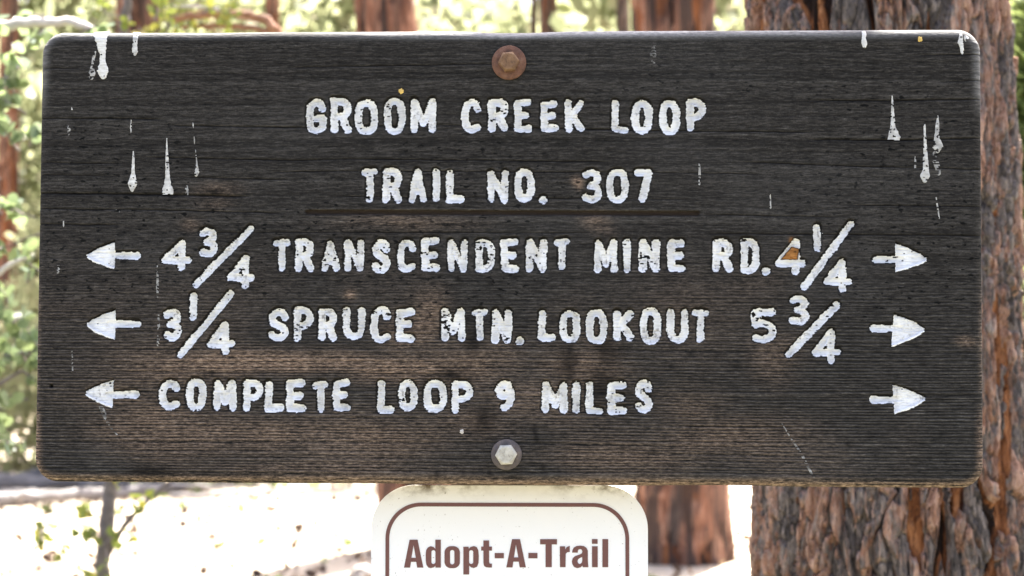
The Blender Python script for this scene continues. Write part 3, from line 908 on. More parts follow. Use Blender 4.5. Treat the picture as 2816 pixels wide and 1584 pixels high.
# each mark: kind, box in photo pixels.  Boxes are outer edges of the painted stroke.
def bx(ch, ox, oy, sc, x0, x1, y0, y1):
    return (ch, ox + x0 / sc, ox + x1 / sc, oy + y0 / sc, oy + y1 / sc)
a1 = lambda ch, *b: bx(ch, 0, 0, 2.683, *b)
a2 = lambda ch, *b: bx(ch, 900, 0, 2.576, *b)
a3 = lambda ch, *b: bx(ch, 1856, 0, 2.683, *b)
a4 = lambda ch, *b: bx(ch, 0, 540, 2.683, *b)
a5 = lambda ch, *b: bx(ch, 900, 540, 2.576, *b)
a6 = lambda ch, *b: bx(ch, 1856, 540, 2.683, *b)
a7 = lambda ch, *b: bx(ch, 0, 1044, 2.683, *b)
a8 = lambda ch, *b: bx(ch, 900, 1044, 2.576, *b)
MARKS = [
    a1('G', 2250, 2408, 722, 985), a2('R', 14, 172, 680, 942), a2('O', 185, 362, 695, 952), a2('O', 393, 557, 680, 952), a2('M', 582, 776, 680, 942),
    a2('C', 945, 1092, 690, 942), a2('R', 1135, 1285, 690, 930), a2('E', 1322, 1450, 690, 940), a2('E', 1503, 1635, 700, 936), a2('K', 1675, 1830, 692, 936),
    a2('L', 2005, 2142, 695, 942), a2('O', 2148, 2308, 695, 948), a2('O', 2345, 2502, 695, 955), a3('P', 80, 228, 718, 970),
    a2('T', 238, 358, 1180, 1437), a2('R', 385, 530, 1180, 1432), a2('A', 563, 714, 1183, 1437), a2('I', 736, 802, 1188, 1427), a2('L', 833, 970, 1198, 1437),
    a2('N', 1126, 1286, 1193, 1437), a2('O', 1316, 1472, 1185, 1432), a2('.', 1495, 1560, 1375, 1442), a2('3', 1798, 1946, 1185, 1440), a2('0', 1968, 2140, 1185, 1440), a2('7', 2168, 2306, 1183, 1437),
    a4('4', 1183, 1412, 308, 547), a4('3', 1463, 1602, 218, 450), a4('4', 1668, 1882, 423, 677),
    a4('T', 2003, 2146, 300, 552), a4('R', 2168, 2317, 298, 556), a4('A', 2356, 2508, 315, 557),
    a5('N', 114, 266, 293, 532), a5('S', 308, 447, 298, 541), a5('C', 487, 630, 293, 537), a5('E', 660, 800, 282, 535), a5('N', 842, 1000, 293, 540), a5('D', 1042, 1191, 293, 537),
    a5('E', 1222, 1361, 287, 540), a5('N', 1400, 1559, 290, 537), a5('T', 1600, 1719, 283, 521), a5('M', 1881, 2061, 293, 541), a5('I', 2090, 2152, 290, 541), a5('N', 2199, 2359, 293, 532), a5('E', 2403, 2541, 293, 536),
    a6('R', 274, 432, 304, 556), a6('D', 477, 629, 300, 565), a6('.', 638, 700, 513, 580), a6('4', 735, 972, 308, 579), a6('I', 1016, 1077, 188, 407), a6('4', 1088, 1307, 448, 712),
    a4('3', 1198, 1338, 820, 1066), a4('I', 1387, 1455, 703, 917), a4('4', 1513, 1732, 913, 1172),
    a4('S', 1968, 2130, 818, 1067), a4('P', 2158, 2312, 803, 1067), a4('R', 2338, 2487, 813, 1067),
    a5('U', 103, 271, 775, 1012), a5('C', 298, 451, 770, 1037), a5('E', 480, 620, 783, 1029), a5('M', 798, 979, 783, 1022), a5('T', 1016, 1136, 783, 1022), a5('N', 1156, 1310, 788, 1037), a5('.', 1333, 1392, 990, 1055),
    a5('L', 1483, 1622, 793, 1028), a5('O', 1636, 1797, 793, 1038), a5('O', 1826, 1987, 788, 1046), a5('K', 2021, 2176, 793, 1028), a5('O', 2208, 2371, 780, 1046), a5('U', 2399, 2562, 788, 1037), a6('T', 118, 257, 820, 1072),
    a6('5', 558, 747, 818, 1082), a6('3', 838, 991, 718, 952), a6('4', 1006, 1227, 968, 1232),
    a7('C', 1166, 1328, -10, 222), a7('O', 1362, 1522, -20, 232), a7('M', 1565, 1742, -5, 227), a7('P', 1783, 1940, -8, 232), a7('L', 1943, 2092, -2, 237), a7('E', 2103, 2256, -10, 242), a7('T', 2298, 2422, 3, 242), a8('E', 30, 166, -12, 227),
    a8('L', 343, 476, -2, 242), a8('O', 494, 642, -8, 222), a8('O', 672, 851, -8, 232), a8('P', 873, 1032, -2, 242), a8('9', 1184, 1330, 0, 222),
    a8('M', 1513, 1706, 8, 237), a8('I', 1734, 1792, 5, 237), a8('L', 1826, 1960, 2, 247), a8('E', 1978, 2122, 5, 247), a8('S', 2173, 2307, -8, 237),
]
SLASH = [((1445, 640), (1845, 235), 'a4'), ((955, 660), (1295, 200), 'a6'), ((1328, 1160), (1697, 715), 'a4'), ((838, 1162), (1190, 795), 'a6')]
OFF = {'a4': (0, 540, 2.683), 'a6': (1856, 540, 2.683), 'a7': (0, 1044, 2.683), 'a9': (1856, 1044, 2.683)}
ARROWS = [  # three head corners, shaft start, shaft end (zoomed pixels), frame
    ((628, 428), (850, 318), (850, 532), (800, 428), (1008, 432), 'a4'),
    ((628, 935), (856, 820), (852, 1055), (800, 935), (1012, 936), 'a4'),
    ((615, 88), (842, -10), (832, 205), (790, 108), (1000, 104), 'a7'),
    ((1870, 455), (1622, 325), (1625, 552), (1680, 460), (1482, 462), 'a6'),
    ((1855, 975), (1612, 850), (1592, 1105), (1670, 968), (1465, 968), 'a6'),
    ((1862, 130), (1603, 25), (1618, 248), (1670, 142), (1465, 142), 'a9'),
]
def fr(p, f):
    ox, oy, sc = OFF[f]
    return uv(ox + p[0] / sc, oy + p[1] / sc)
GLY = []                                       # (name, list of segments ((u,v),(u,v)), polygon or None, stroke half width)
grng = random.Random(5)
for ch, x0, x1, y0, y1 in MARKS:
    w = 12.0
    if ch == '.':
        u0 = uv((x0 + x1) / 2, (y0 + y1) / 2)
        GLY.append(('full_stop', [(u0, (u0[0] + 0.0003, u0[1]))], None, 12.5 * PX))
        continue
    strokes = G[ch]
    cx0, cx1, cy0, cy1 = x0 + w, x1 - w, y0 + w, y1 - w
    if ch == 'I': cx0 = cx1 = (x0 + x1) / 2
    segs = []
    for st in strokes:
        pts = [uv(cx0 + q[0] * (cx1 - cx0) + grng.uniform(-1.5, 1.5) * (len(st) < 7), cy1 - q[1] * (cy1 - cy0) + grng.uniform(-1.5, 1.5) * (len(st) < 7)) for q in st]
        segs += list(zip(pts[:-1], pts[1:]))
    GLY.append(('numeral' if ch in '0134579' and not (ch == 'I') else 'letter', segs, None, w * PX * grng.uniform(0.92, 1.04)))
for p, q, f in SLASH:
    GLY.append(('fraction_bar', [(fr(p, f), fr(q, f))], None, 11.5 * PX))
for t, a, b, s0, s1, f in ARROWS:
    T_, A_, B_ = (np.array(fr(q, f)) for q in (t, a, b))
    cen = (T_ + A_ + B_) / 3
    hull = []
    for p, q in ((T_, A_), (T_, B_)):
        side = []
        for kk, off in ((0.06, 3.5), (0.3, 5.5), (0.62, 5.0)):
            pt = p + (q - p) * kk
            nrm = np.array([-(q - p)[1], (q - p)[0]])
            nrm /= np.linalg.norm(nrm)
            if (pt - cen) @ nrm < 0: nrm = -nrm
            side.append(pt + nrm * off * PX)
        hull.append(side)
    poly = hull[0] + [A_, B_] + hull[1][::-1]
    GLY.append(('arrow', [(fr(s0, f), fr(s1, f))], [tuple(q) for q in poly], 11.5 * PX))

def seg_dist(X, Z, segs):
    d = np.full(X.shape, 1.0)
    for (a, b) in segs:
        ax, az = a
        bx_, bz = b[0] - ax, b[1] - az
        L = bx_ * bx_ + bz * bz + 1e-12
        t = np.clip(((X - ax) * bx_ + (Z - az) * bz) / L, 0, 1)
        d = np.minimum(d, np.hypot(X - ax - t * bx_, Z - az - t * bz))
    return d
def poly_in(X, Z, P):
    """inside distance of a convex polygon (negative outside)"""
    c = np.mean(P, axis=0)
    d = np.full(X.shape, 1.0)
    for i in range(len(P)):
        a, b = np.array(P[i]), np.array(P[(i + 1) % len(P)])
        n = np.array([-(b - a)[1], (b - a)[0]])
        n /= np.linalg.norm(n)
        if (c - a) @ n < 0: n = -n
        d = np.minimum(d, (X - a[0]) * n[0] + (Z - a[1]) * n[1])
    return d
def groove(X, Z, segs, poly, w):
    d = seg_dist(X, Z, segs)
    g = SD * np.clip(1 - (d / (w * 1.19)) ** 2, 0, 1) ** 0.75
    if poly is not None:
        g = np.maximum(g, 0.0032 * sstep(0.0, 0.0011, poly_in(X, Z, poly)))
    return g
def edge_round(X, Z):
    """how far the front face falls back near the board's outline (rounded rectangle)"""
    ax, az = np.abs(X) - (BW / 2 - CR), np.abs(Z) - (BH / 2 - CR)
    sd = np.hypot(np.maximum(ax, 0), np.maximum(az, 0)) + np.minimum(np.maximum(ax, az), 0) - CR   # <0 inside
    e = np.clip(-sd, 0, ER)
    return ER - np.sqrt(np.maximum(0, ER * ER - (ER - e) ** 2)), -sd

CRACKS = [  # photo pixel polylines, half width (px), depth (mm)
    ([(105, 531), (300, 533), (574, 538), (700, 541)], 2.6, 2.2), ([(119, 326), (300, 326), (466, 329)], 1.6, 1.6),
    ([(447, 345), (842, 351), (1172, 343), (1637, 356), (1856, 360), (2244, 364)], 1.7, 1.6), ([(373, 432), (820, 441), (960, 437), (1443, 443), (1700, 445)], 1.5, 1.4),
    ([(123, 447), (358, 451)], 1.5, 1.3), ([(123, 481), (335, 484)], 1.2, 1.0), ([(466, 487), (801, 494)], 1.3, 1.2), ([(738, 473), (960, 470), (1400, 473), (1900, 475)], 1.4, 1.2),
    ([(121, 188), (242, 188)], 1.4, 1.2), ([(783, 186), (960, 182), (1346, 177), (1500, 178)], 1.4, 1.2), ([(900, 540), (1300, 544), (1900, 548)], 1.2, 1.0),
    ([(2490, 153), (2691, 149)], 1.4, 1.2), ([(2560, 227), (2691, 220)], 1.2, 1.0), ([(2214, 276), (2450, 277), (2692, 273)], 1.8, 1.6), ([(2210, 384), (2450, 386), (2697, 380)], 2.0, 1.8),
    ([(2020, 445), (2285, 455), (2676, 466)], 1.6, 1.3), ([(1856, 475), (2095, 479)], 1.3, 1.1), ([(119, 574), (450, 578), (783, 586)], 1.6, 1.4), ([(98, 616), (220, 618), (358, 620)], 1.9, 1.6),
    ([(540, 640), (783, 639), (1640, 641)], 1.2, 1.0), ([(1930, 590), (2322, 598)], 1.4, 1.2), ([(2322, 564), (2687, 568)], 1.5, 1.3), ([(1930, 642), (2698, 648)], 1.5, 1.3),
    ([(300, 1022), (700, 1025), (1300, 1030)], 1.2, 0.9), ([(1856, 1172), (2200, 1176)], 1.2, 0.9), ([(1000, 905), (1600, 900)], 1.0, .8),
]
WEAR = [  # brown rubbed patches: photo px centre, radii, strength
    (900, 1000, 330, 30, 1.0), (1090, 1010, 170, 38, 1.0), (640, 1000, 220, 28, .8), (1170, 880, 45, 70, .8), (1110, 920, 60, 60, .6), (1310, 1160, 130, 45, .35), (700, 1190, 280, 55, .55), (420, 1180, 190, 70, .5), (1000, 1200, 220, 70, .5),
    (1600, 1010, 130, 60, .45), (1650, 960, 60, 70, .4), (1240, 1000, 200, 60, .5), (1480, 1090, 160, 60, .4), (1980, 1210, 200, 60, .45), (1650, 615, 40, 25, .45), (1110, 610, 160, 22, .35), (600, 520, 60, 22, .28), (590, 560, 50, 18, .25), (1580, 508, 16, 14, 1.2),
    (2120, 980, 60, 70, .4), (470, 1010, 130, 40, .5), (2660, 940, 26, 14, .6), (1750, 1250, 260, 40, .35), (300, 1090, 120, 40, .3), (530, 625, 25, 20, .4), (952, 815, 16, 12, .7), (1890, 880, 200, 120, .18), (900, 1290, 400, 25, .25), (1900, 1120, 100, 60, .3), (2050, 790, 120, 60, .15),
]
BLOTCH = [(590, 528, 22, 14), (1240, 1035, 40, 22), (1300, 940, 26, 40), (1650, 1060, 40, 60), (1660, 960, 40, 50), (1200, 1300, 10, 8), (1345, 1302, 10, 8), (1500, 1285, 8, 8), (2190, 590, 22, 9), (1340, 1150, 30, 40), (1560, 1000, 25, 60), (420, 1290, 70, 14), (1250, 770, 9, 8), (2330, 1215, 8, 6), (2540, 945, 8, 3), (2545, 1005, 10, 4), (1480, 1190, 9, 30)]

CHIP = [uv(2148, 713), uv(2178, 678), uv(2197, 684), uv(2193, 713)]
def dense(n, half, edge):
    """coordinates from -half to half, denser inside the round-over"""
    inner = np.linspace(-(half - edge), half - edge, n)
    e = edge * (1 - np.cos(np.linspace(0, math.pi / 2, 9)))[:-1]
    return np.concatenate([-half + e, inner, (half - e)[::-1]])
ZS = dense(640, BH / 2, ER)
SXN = dense(985, BW / 2, ER)
def board_mesh(parent):
    zz = np.maximum(np.abs(ZS) - (BH / 2 - CR), 0)
    wrow = BW / 2 - (CR - np.sqrt(np.maximum(0, CR * CR - zz * zz)))
    X = SXN[None, :] * (wrow / (BW / 2))[:, None]
    Z = np.broadcast_to(ZS[:, None], X.shape).copy()
    er, e_in = edge_round(X, Z)
    Y = er.copy()
    grov = np.zeros_like(X)
    for name, segs, poly, w in GLY:
        pts = np.array([p for s in segs for p in s] + (list(poly) if poly else []))
        u0, v0 = pts.min(0) - w - 0.001
        u1, v1 = pts.max(0) + w + 0.001
        c0, c1 = np.searchsorted(SXN, [u0, u1])
        r0, r1 = np.searchsorted(ZS, [v0, v1])
        sl = (slice(r0, r1), slice(c0, c1))
        grov[sl] = np.maximum(grov[sl], groove(X[sl], Z[sl], segs, poly, w))
    # the plain unpainted routed line under the heading
    la_, lb_ = uv(845, 583), uv(1918, 587)
    d = seg_dist(X, Z, [(la_, lb_)])
    ruled = sstep(0.0021, 0.0013, d)
    # grain: nearly horizontal annual rings, raised late wood
    warp = Z + 0.0016 * (fbm2(X * 3.0 + 4, Z * 9, 61, 2) - 0.5) * 2 + 0.004 * np.exp(-((X - uv(2190, 590)[0]) / 0.02) ** 2 - ((Z - uv(2190, 590)[1]) / 0.01) ** 2)
    ring = noise2(X * 1.2, warp * 430, 62) * 0.6 + noise2(X * 2.5, warp * 820, 63) * 0.4
    vlow = sstep(0.05, -0.10, Z)
    ph = warp / 0.00235 + 1.3 * fbm2(X * 4, Z * 60, 65, 2) + 0.8 * noise2(X * 1.5, Z * 400, 165)
    saw = 0.5 + 0.5 * np.sin(2 * math.pi * ph)
    ring = (0.5 + 0.45 * (ring - 0.5)) * (1 - 0.8 * vlow) + 0.8 * vlow * (0.15 + 0.7 * saw ** 0.8)
    ridge_amp = 0.00012 + 0.00034 * vlow * (0.4 + 0.6 * fbm2(X * 6, Z * 14, 64, 2))
    Y += -ridge_amp * (ring - 0.5) * 2
    crack = np.zeros_like(X)
    for pts, hw, dep in CRACKS:
        q = np.array([uv(*p) for p in pts])
        xr = SXN
        zc = np.interp(xr, q[:, 0], q[:, 1]) + 0.0005 * (noise2(xr * 90, xr * 0 + hw * 7, 66) - 0.5)
        env = sstep(q[0, 0] - 0.001, q[0, 0] + 0.02, xr) * sstep(q[-1, 0] + 0.001, q[-1, 0] - 0.02, xr)
        if q[0, 0] < -BW / 2 + 0.012: env = sstep(q[-1, 0] + 0.001, q[-1, 0] - 0.02, xr)
        if q[-1, 0] > BW / 2 - 0.012: env = sstep(q[0, 0] - 0.001, q[0, 0] + 0.02, xr)
        r0, r1 = np.searchsorted(ZS, [q[:, 1].min() - 0.003, q[:, 1].max() + 0.003])
        loc = np.exp(-((Z[r0:r1] - zc[None, :]) / (hw * PX * 1.0)) ** 2) * env[None, :] * (0.55 + 0.45 * noise2(xr * 70, xr * 0 + dep * 3, 67))[None, :]
        Y[r0:r1] += loc * dep * 0.001
        crack[r0:r1] = np.maximum(crack[r0:r1], loc)
    chipm = sstep(-0.0004, 0.0006, poly_in(X, Z, CHIP))
    grov *= 1 - 0.8 * chipm
    # nail hole
    hx, hz = uv(141, 1062)
    hole = np.exp(-(np.hypot(X - hx, Z - hz) / (5 * PX)) ** 4)
    Y += 0.003 * hole + grov + 0.0022 * ruled
    # little splits in the end-grain edges and dents along the top edge
    topn = sstep(ER * 1.3, 0, e_in) * sstep(0.1, 0.14, Z)
    Y += topn * 0.0006 * (noise2(X * 60, Z * 700, 68) - 0.3)
    Z += topn * -0.0016 * np.clip(fbm2(X * 14, Z * 0, 69, 3) - 0.45, 0, 1) * 2
    botn = sstep(ER * 1.0, 0, e_in) * sstep(-0.1, -0.14, Z)
    Z += botn * 0.0018 * np.clip(fbm2(X * 11, Z * 0, 75, 3) - 0.45, 0, 1) * 2
    # colour masks
    wear = np.zeros_like(X)
    wx, wz = X + 0.014 * (fbm2(X * 22, Z * 40, 70, 3) - 0.5), Z + 0.009 * (fbm2(X * 22, Z * 40, 71, 3) - 0.5)
    for px, py, rx, ry, s in WEAR:
        cu, cv = uv(px, py)
        wear = np.maximum(wear, s * np.exp(-((wx - cu) / (rx * PX)) ** 2 - ((wz - cv) / (ry * PX)) ** 2))
    wear = wear * (0.55 + 0.9 * fbm2(X * 30, Z * 60, 72, 3)) + 0.16 * vlow * sstep(0.50, 0.74, fbm2(X * 9, Z * 12, 73, 3)) + 0.02
    wear = wear + 0.75 * sstep(ER * 1.1, ER * 0.2, e_in) * sstep(-0.10, -0.15, Z) + 0.35 * sstep(ER * 0.7, 0, e_in) * sstep(0.0, -0.06, Z) * (noise2(X * 40, Z * 80, 74) > 0.4)
    dark = np.clip(crack * 1.1, 0, 1)
    for px, py, rx, ry in BLOTCH:
        cu, cv = uv(px, py)
        dark = np.maximum(dark, 0.75 * np.exp(-((wx - cu) / (rx * PX)) ** 2 - ((wz - cv) / (ry * PX)) ** 2))
    dark = np.maximum(dark, hole)
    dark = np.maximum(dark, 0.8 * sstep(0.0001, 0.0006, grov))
    fresh = sstep(-0.0006, 0.0006, poly_in(X + 0.001 * (noise2(X * 700, Z * 700, 76) - .5), Z, CHIP))
    cu, cv = uv(2176, 660)
    fresh = np.maximum(fresh, 0.6 * np.exp(-((X - cu) / 0.0016) ** 2 - ((Z - cv) / 0.002) ** 2))
    dark = dark * (1 - np.clip(fresh, 0, 1))
    cu, cv = uv(2187, 692)
    dark = np.maximum(dark, 0.85 * np.exp(-((X - cu) / 0.0014) ** 2 - ((Z - cv) / 0.0010) ** 2))
    grey = topn * (0.15 + 0.5 * np.exp(-((X - 0.05) / 0.16) ** 2) + 0.75 * fbm2(X * 25, Z * 500, 77, 2)) * sstep(0.25, 0.55, 0.15 + fbm2(X * 3, Z * 0, 78, 2) + 0.25 * np.exp(-((X - 0.05) / 0.14) ** 2)) + 0.025 * sstep(0.55, 0.75, fbm2(X * 8, Z * 20, 79, 3))  # weathered top edge; mid-span sun highlight painted in as paler grey
    speck = sstep(0.38, 0.62, fbm2(X * 7 + 3, Z * 11, 80, 3)) * (0.5 + 0.5 * sstep(0.16, 0.10, np.abs(Z - 0.02)))
    gr = np.clip(ruled * 0.8, 0, 1)
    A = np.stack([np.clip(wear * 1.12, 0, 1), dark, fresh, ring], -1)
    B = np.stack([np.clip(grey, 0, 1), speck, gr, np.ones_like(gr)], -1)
    # the same mesh carries on round the sides to the back
    nr, nc = X.shape
    V = np.stack([X, Y, Z], -1).reshape(-1, 3)
    Fq = grid_faces(nr, nc)
    ring_i = np.concatenate([np.arange(nc), np.arange(1, nr) * nc + nc - 1, (nr - 1) * nc + np.arange(nc - 2, -1, -1), np.arange(nr - 2, 0, -1) * nc])
    nb = len(ring_i)
    back = V[ring_i].copy()
    b1_ = back.copy(); b1_[:, 1] = BT - 0.005
    b2_ = back.copy(); b2_[:, 1] = BT; b2_[:, 0] *= 1 - 0.009 / BW; b2_[:, 2] *= 1 - 0.009 / BH
    i1, i2 = len(V) + np.arange(nb), len(V) + nb + np.arange(nb)
    nx = lambda a: np.roll(a, -1)
    side = np.concatenate([np.stack([ring_i, i1, nx(i1), nx(ring_i)], -1), np.stack([i1, i2, nx(i2), nx(i1)], -1)])
    # back closed with a fan
    ctr = np.array([[0, BT, 0]])
    ci = len(V) + 2 * nb
    fan = np.stack([i2, np.full(nb, ci), nx(i2)], -1)
    V = np.concatenate([V, b1_, b2_, ctr])
    A = np.concatenate([A.reshape(-1, 4), A.reshape(-1, 4)[ring_i], A.reshape(-1, 4)[ring_i], [[0.3, 0, 0, .5]]])
    B = np.concatenate([B.reshape(-1, 4), B.reshape(-1, 4)[ring_i], B.reshape(-1, 4)[ring_i], [[0.1, 0, 0, 1]]])
    return mesh_from('board', V, [Fq, side, fan], M['board'], parent, True, {'grain': A, 'weather_sunlit': B})

SIGN = empty('trail_sign', BC, (0, BROT, 0))
tag(SIGN, 'dark weathered wooden trail sign with routed white lettering and arrows', 'sign')
BOARD = board_mesh(SIGN)

def paint_mark(i, name, segs, poly, w):
    h = 0.00036
    pts = np.array([p for s in segs for p in s] + (list(poly) if poly else []))
    u0, v0 = pts.min(0) - w - 0.0015
    u1, v1 = pts.max(0) + w + 0.0015
    xs, zs = np.arange(u0, u1, h), np.arange(v0, v1, h)
    X, Z = np.meshgrid(xs, zs)
    g = groove(X, Z, segs, poly, w)
    # ragged brush edge, combed along the grain
    rag = (noise2(X * 350, Z * 1500, 300 + i) - 0.5) * 0.0011 + (noise2(X * 160, Z * 200, 500 + i) - 0.5) * 0.0010
    d = seg_dist(X - 0.0002, Z + 0.00062, segs) - w * 0.94 + rag
    if poly is not None:
        d = np.minimum(d, -(poly_in(X, Z + 0.0012, poly) - 0.0001) + rag * 0.8)
    wornness = [-0.06, -0.03, 0.02, -0.05][i % 4] + (0.10 if i in (59, 60, 61, 89, 32, 36) else 0)
    sp = fbm2(X * 380, Z * 760, 700 + i, 2) + 0.35 * (noise2(X * 90, Z * 90, 900 + i) - 0.5)
    keep = (d < 0) & ~((sp < 0.12 + wornness * 1.3) & (g > 0.0004))
    keep &= poly_in(X + 0.001 * (noise2(X * 700, Z * 700, 76) - .5), Z, CHIP) < 0
    # splatter dots just outside the strokes
    keep |= (d < 0.0012) & (noise2(X * 1100, Z * 1500, 1000 + i) > 0.93)
    comb = noise2(X * 130, Z * 1300, 1200 + i)
    hgt = 0.00036 + 0.00042 * (comb - 0.5) + 0.00025 * sstep(0, -0.0012, d) + 0.0003 * (noise2(X * 420, Z * 300, 1400 + i) - 0.5)
    thin = sstep(0.35, 0.95, g / SD) * sstep(0.30, 0.75, fbm2(X * 130, Z * 110, 1500 + i, 2)) + 0.5 * sstep(0.42, 0.2, comb)
    Y = g - hgt
    k = keep[:-1, :-1] & keep[1:, :-1] & keep[:-1, 1:] & keep[1:, 1:]
    Fq = grid_faces(*X.shape)[k.ravel()]
    used = np.unique(Fq)
    remap = np.zeros(X.size, np.int32)
    remap[used] = np.arange(len(used))
    V = np.stack([X, Y, Z], -1).reshape(-1, 3)[used]
    A = np.stack([thin, thin, thin, np.ones_like(thin)], -1).reshape(-1, 4)[used]
    o = mesh_from(name, V, remap[Fq], M['paint'], BOARD, True, {'coat': np.clip(A, 0, 1)})
    return o
for i, (name, segs, poly, w) in enumerate(GLY):
    paint_mark(i, name, segs, poly, w)

# white droppings and pitch drips: (list of (x, y, half width px)), fade 0..1, thickness
DRIPS = [
    ([(276, 84, 19), (276, 98, 19), (279, 118, 13), (281, 135, 11), (282, 150, 7), (283, 172, 9), (284, 195, 16), (284, 209, 9)], 0.0), ([(264, 139, 2), (258, 158, 5), (254, 180, 3), (253, 198, 9), (253, 206, 11), (252, 214, 6)], 0.6),
    ([(373, 86, 8), (372, 105, 7), (371, 128, 6), (371, 142, 8), (371, 150, 4)], 0.25), ([(190, 341, 2), (190, 354, 5), (189, 370, 2)], 0.7), ([(361, 330, 1.5), (360, 350, 2.5), (361, 372, 1.5)], 0.5),
    ([(367, 416, 1.5), (367, 445, 4), (366, 475, 5), (365, 495, 11), (365, 508, 13), (364, 523, 5)], 0.2), ([(459, 380, 1), (459, 410, 3), (460, 450, 5), (461, 490, 7), (461, 508, 10), (462, 522, 16), (462, 535, 15)], 0.25),
    ([(538, 412, 1), (541, 445, 2), (542, 460, 3.5), (542, 473, 7), (540, 481, 5)], 0.5), ([(530, 335, 1), (531, 343, 2.5), (532, 350, 1)], 0.5), ([(534, 376, 1), (535, 386, 2), (535, 394, 1)], 0.6), ([(513, 510, 3), (514, 522, 5), (514, 537, 4)], 0.8),
    ([(2376, 84, 5), (2377, 95, 6), (2375, 106, 5), (2377, 118, 8), (2377, 128, 5)], 0.1), ([(2643, 92, 3), (2642, 105, 5), (2641, 118, 7), (2644, 130, 5), (2646, 140, 5), (2646, 147, 3)], 0.1), ([(2655, 98, 4), (2658, 104, 7), (2656, 112, 3)], 0.2),
    ([(2453, 257, 1), (2454, 285, 3), (2455, 320, 5), (2456, 350, 7), (2457, 362, 12), (2459, 378, 17), (2458, 386, 16)], 0.35), ([(2542, 338, 3), (2543, 365, 3), (2544, 400, 4.5), (2545, 440, 7), (2546, 465, 8), (2544, 484, 14), (2543, 496, 7)], 0.3),
    ([(2579, 316, 1), (2578, 340, 5), (2577, 365, 6), (2576, 382, 8), (2578, 396, 15), (2579, 406, 15), (2578, 415, 6)], 0.5), ([(2571, 414, 4), (2569, 428, 5), (2573, 445, 9), (2579, 462, 8), (2581, 477, 6)], 0.85),
    ([(2517, 428, 1.5), (2517, 448, 3), (2516, 468, 3)], 0.6), ([(1923, 450, 2), (1924, 475, 3.5), (1923, 507, 2.5)], 0.5), ([(2574, 540, 1.5), (2578, 570, 2.5), (2583, 600, 1.5)], 0.5), ([(2118, 535, 1.5), (2119, 560, 2), (2119, 572, 2.5)], 0.4),
    ([(433, 728, 1.5), (434, 760, 3), (433, 790, 4), (434, 816, 2)], 0.7), ([(436, 865, 2.5), (437, 900, 4), (435, 948, 4)], 0.8), ([(161, 729, 2), (161, 740, 4.5), (160, 752, 3)], 0.6), ([(320, 560, 3), (324, 575, 6), (325, 586, 5)], 0.85),
    ([(198, 954, 1.5), (199, 985, 2.5), (200, 1021, 2)], 0.8), ([(277, 1118, 6), (285, 1135, 8), (295, 1160, 4), (308, 1180, 3), (322, 1195, 3)], 0.9), ([(2146, 1158, 1.5), (2175, 1205, 2.5), (2205, 1250, 4), (2226, 1292, 4), (2237, 1312, 3)], 0.8),
    ([(1798, 125, 6), (1796, 150, 9), (1797, 172, 7)], 1.0), ([(198, 292, 1.5), (198, 303, 2)], 0.3), ([(175, 608, 1.5), (175, 622, 2)], 0.3),
]
def drip(i, pts, fade):
    if i not in (6, 14):
        lx, ly, lw = pts[-1]
        lw = max(lw, 2.5)
        pts = pts + [(lx, ly + lw * 0.5, lw * 0.87), (lx, ly + lw * 0.8, lw * 0.6), (lx, ly + lw, lw * 0.15)]
    P = np.array(pts, float)
    tt = np.concatenate([[0], np.cumsum(np.hypot(np.diff(P[:, 0]), np.diff(P[:, 1])))])
    n = max(6, int(tt[-1] / 2.0))
    t = np.linspace(0, tt[-1], n)
    x, y, hw = np.interp(t, tt, P[:, 0]), np.interp(t, tt, P[:, 1]), np.interp(t, tt, P[:, 2])
    m = 9
    V, A = [], []
    for k in range(n):
        cu, cv = uv(x[k], y[k])
        lj = 0.85 + 0.3 * float(noise2(np.array(k * 0.55), np.array(i * 3.1), 81))
        rj = 0.85 + 0.3 * float(noise2(np.array(k * 0.55), np.array(i * 3.1 + 9), 82))
        for j in range(m):
            s = -1 + 2 * j / (m - 1)
            u = cu + s * (1.05 if i in (0, 2, 11, 12) else 0.97) * hw[k] * PX * (lj if s < 0 else rj)
            V.append((u, cv, s))
    V = np.array(V)
    er, _ = edge_round(V[:, 0], V[:, 1])
    thick = 0.0002 + 0.0009 * (1 - fade) * np.sqrt(np.maximum(0, 1 - V[:, 2] ** 2)) + 0.0002 * noise2(V[:, 0] * 700, V[:, 1] * 700, 83 + i)
    Y = er - np.maximum(0.00018, thick)
    nz = fbm2(V[:, 0] * 500, V[:, 1] * 1300, 84 + i, 2)
    keep = nz > 0.18 + 0.34 * fade
    Fq = grid_faces(n, m)
    Fq = Fq[keep[Fq].sum(1) >= 3]
    if not len(Fq): return
    f = np.clip(0.12 + fade * 0.85 + 0.5 * (noise2(V[:, 0] * 300, V[:, 1] * 500, 85 + i) - 0.5) * (fade > 0.15), 0, 1)
    A = np.stack([f, f, f, np.ones_like(f)], -1)
    mesh_from('white_drip', np.stack([V[:, 0], Y, V[:, 1]], -1), Fq[:, ::-1].copy(), M['drip'], BOARD, True, {'fade': A})
for i, (pts, fade) in enumerate(DRIPS):
    drip(i, pts, fade)

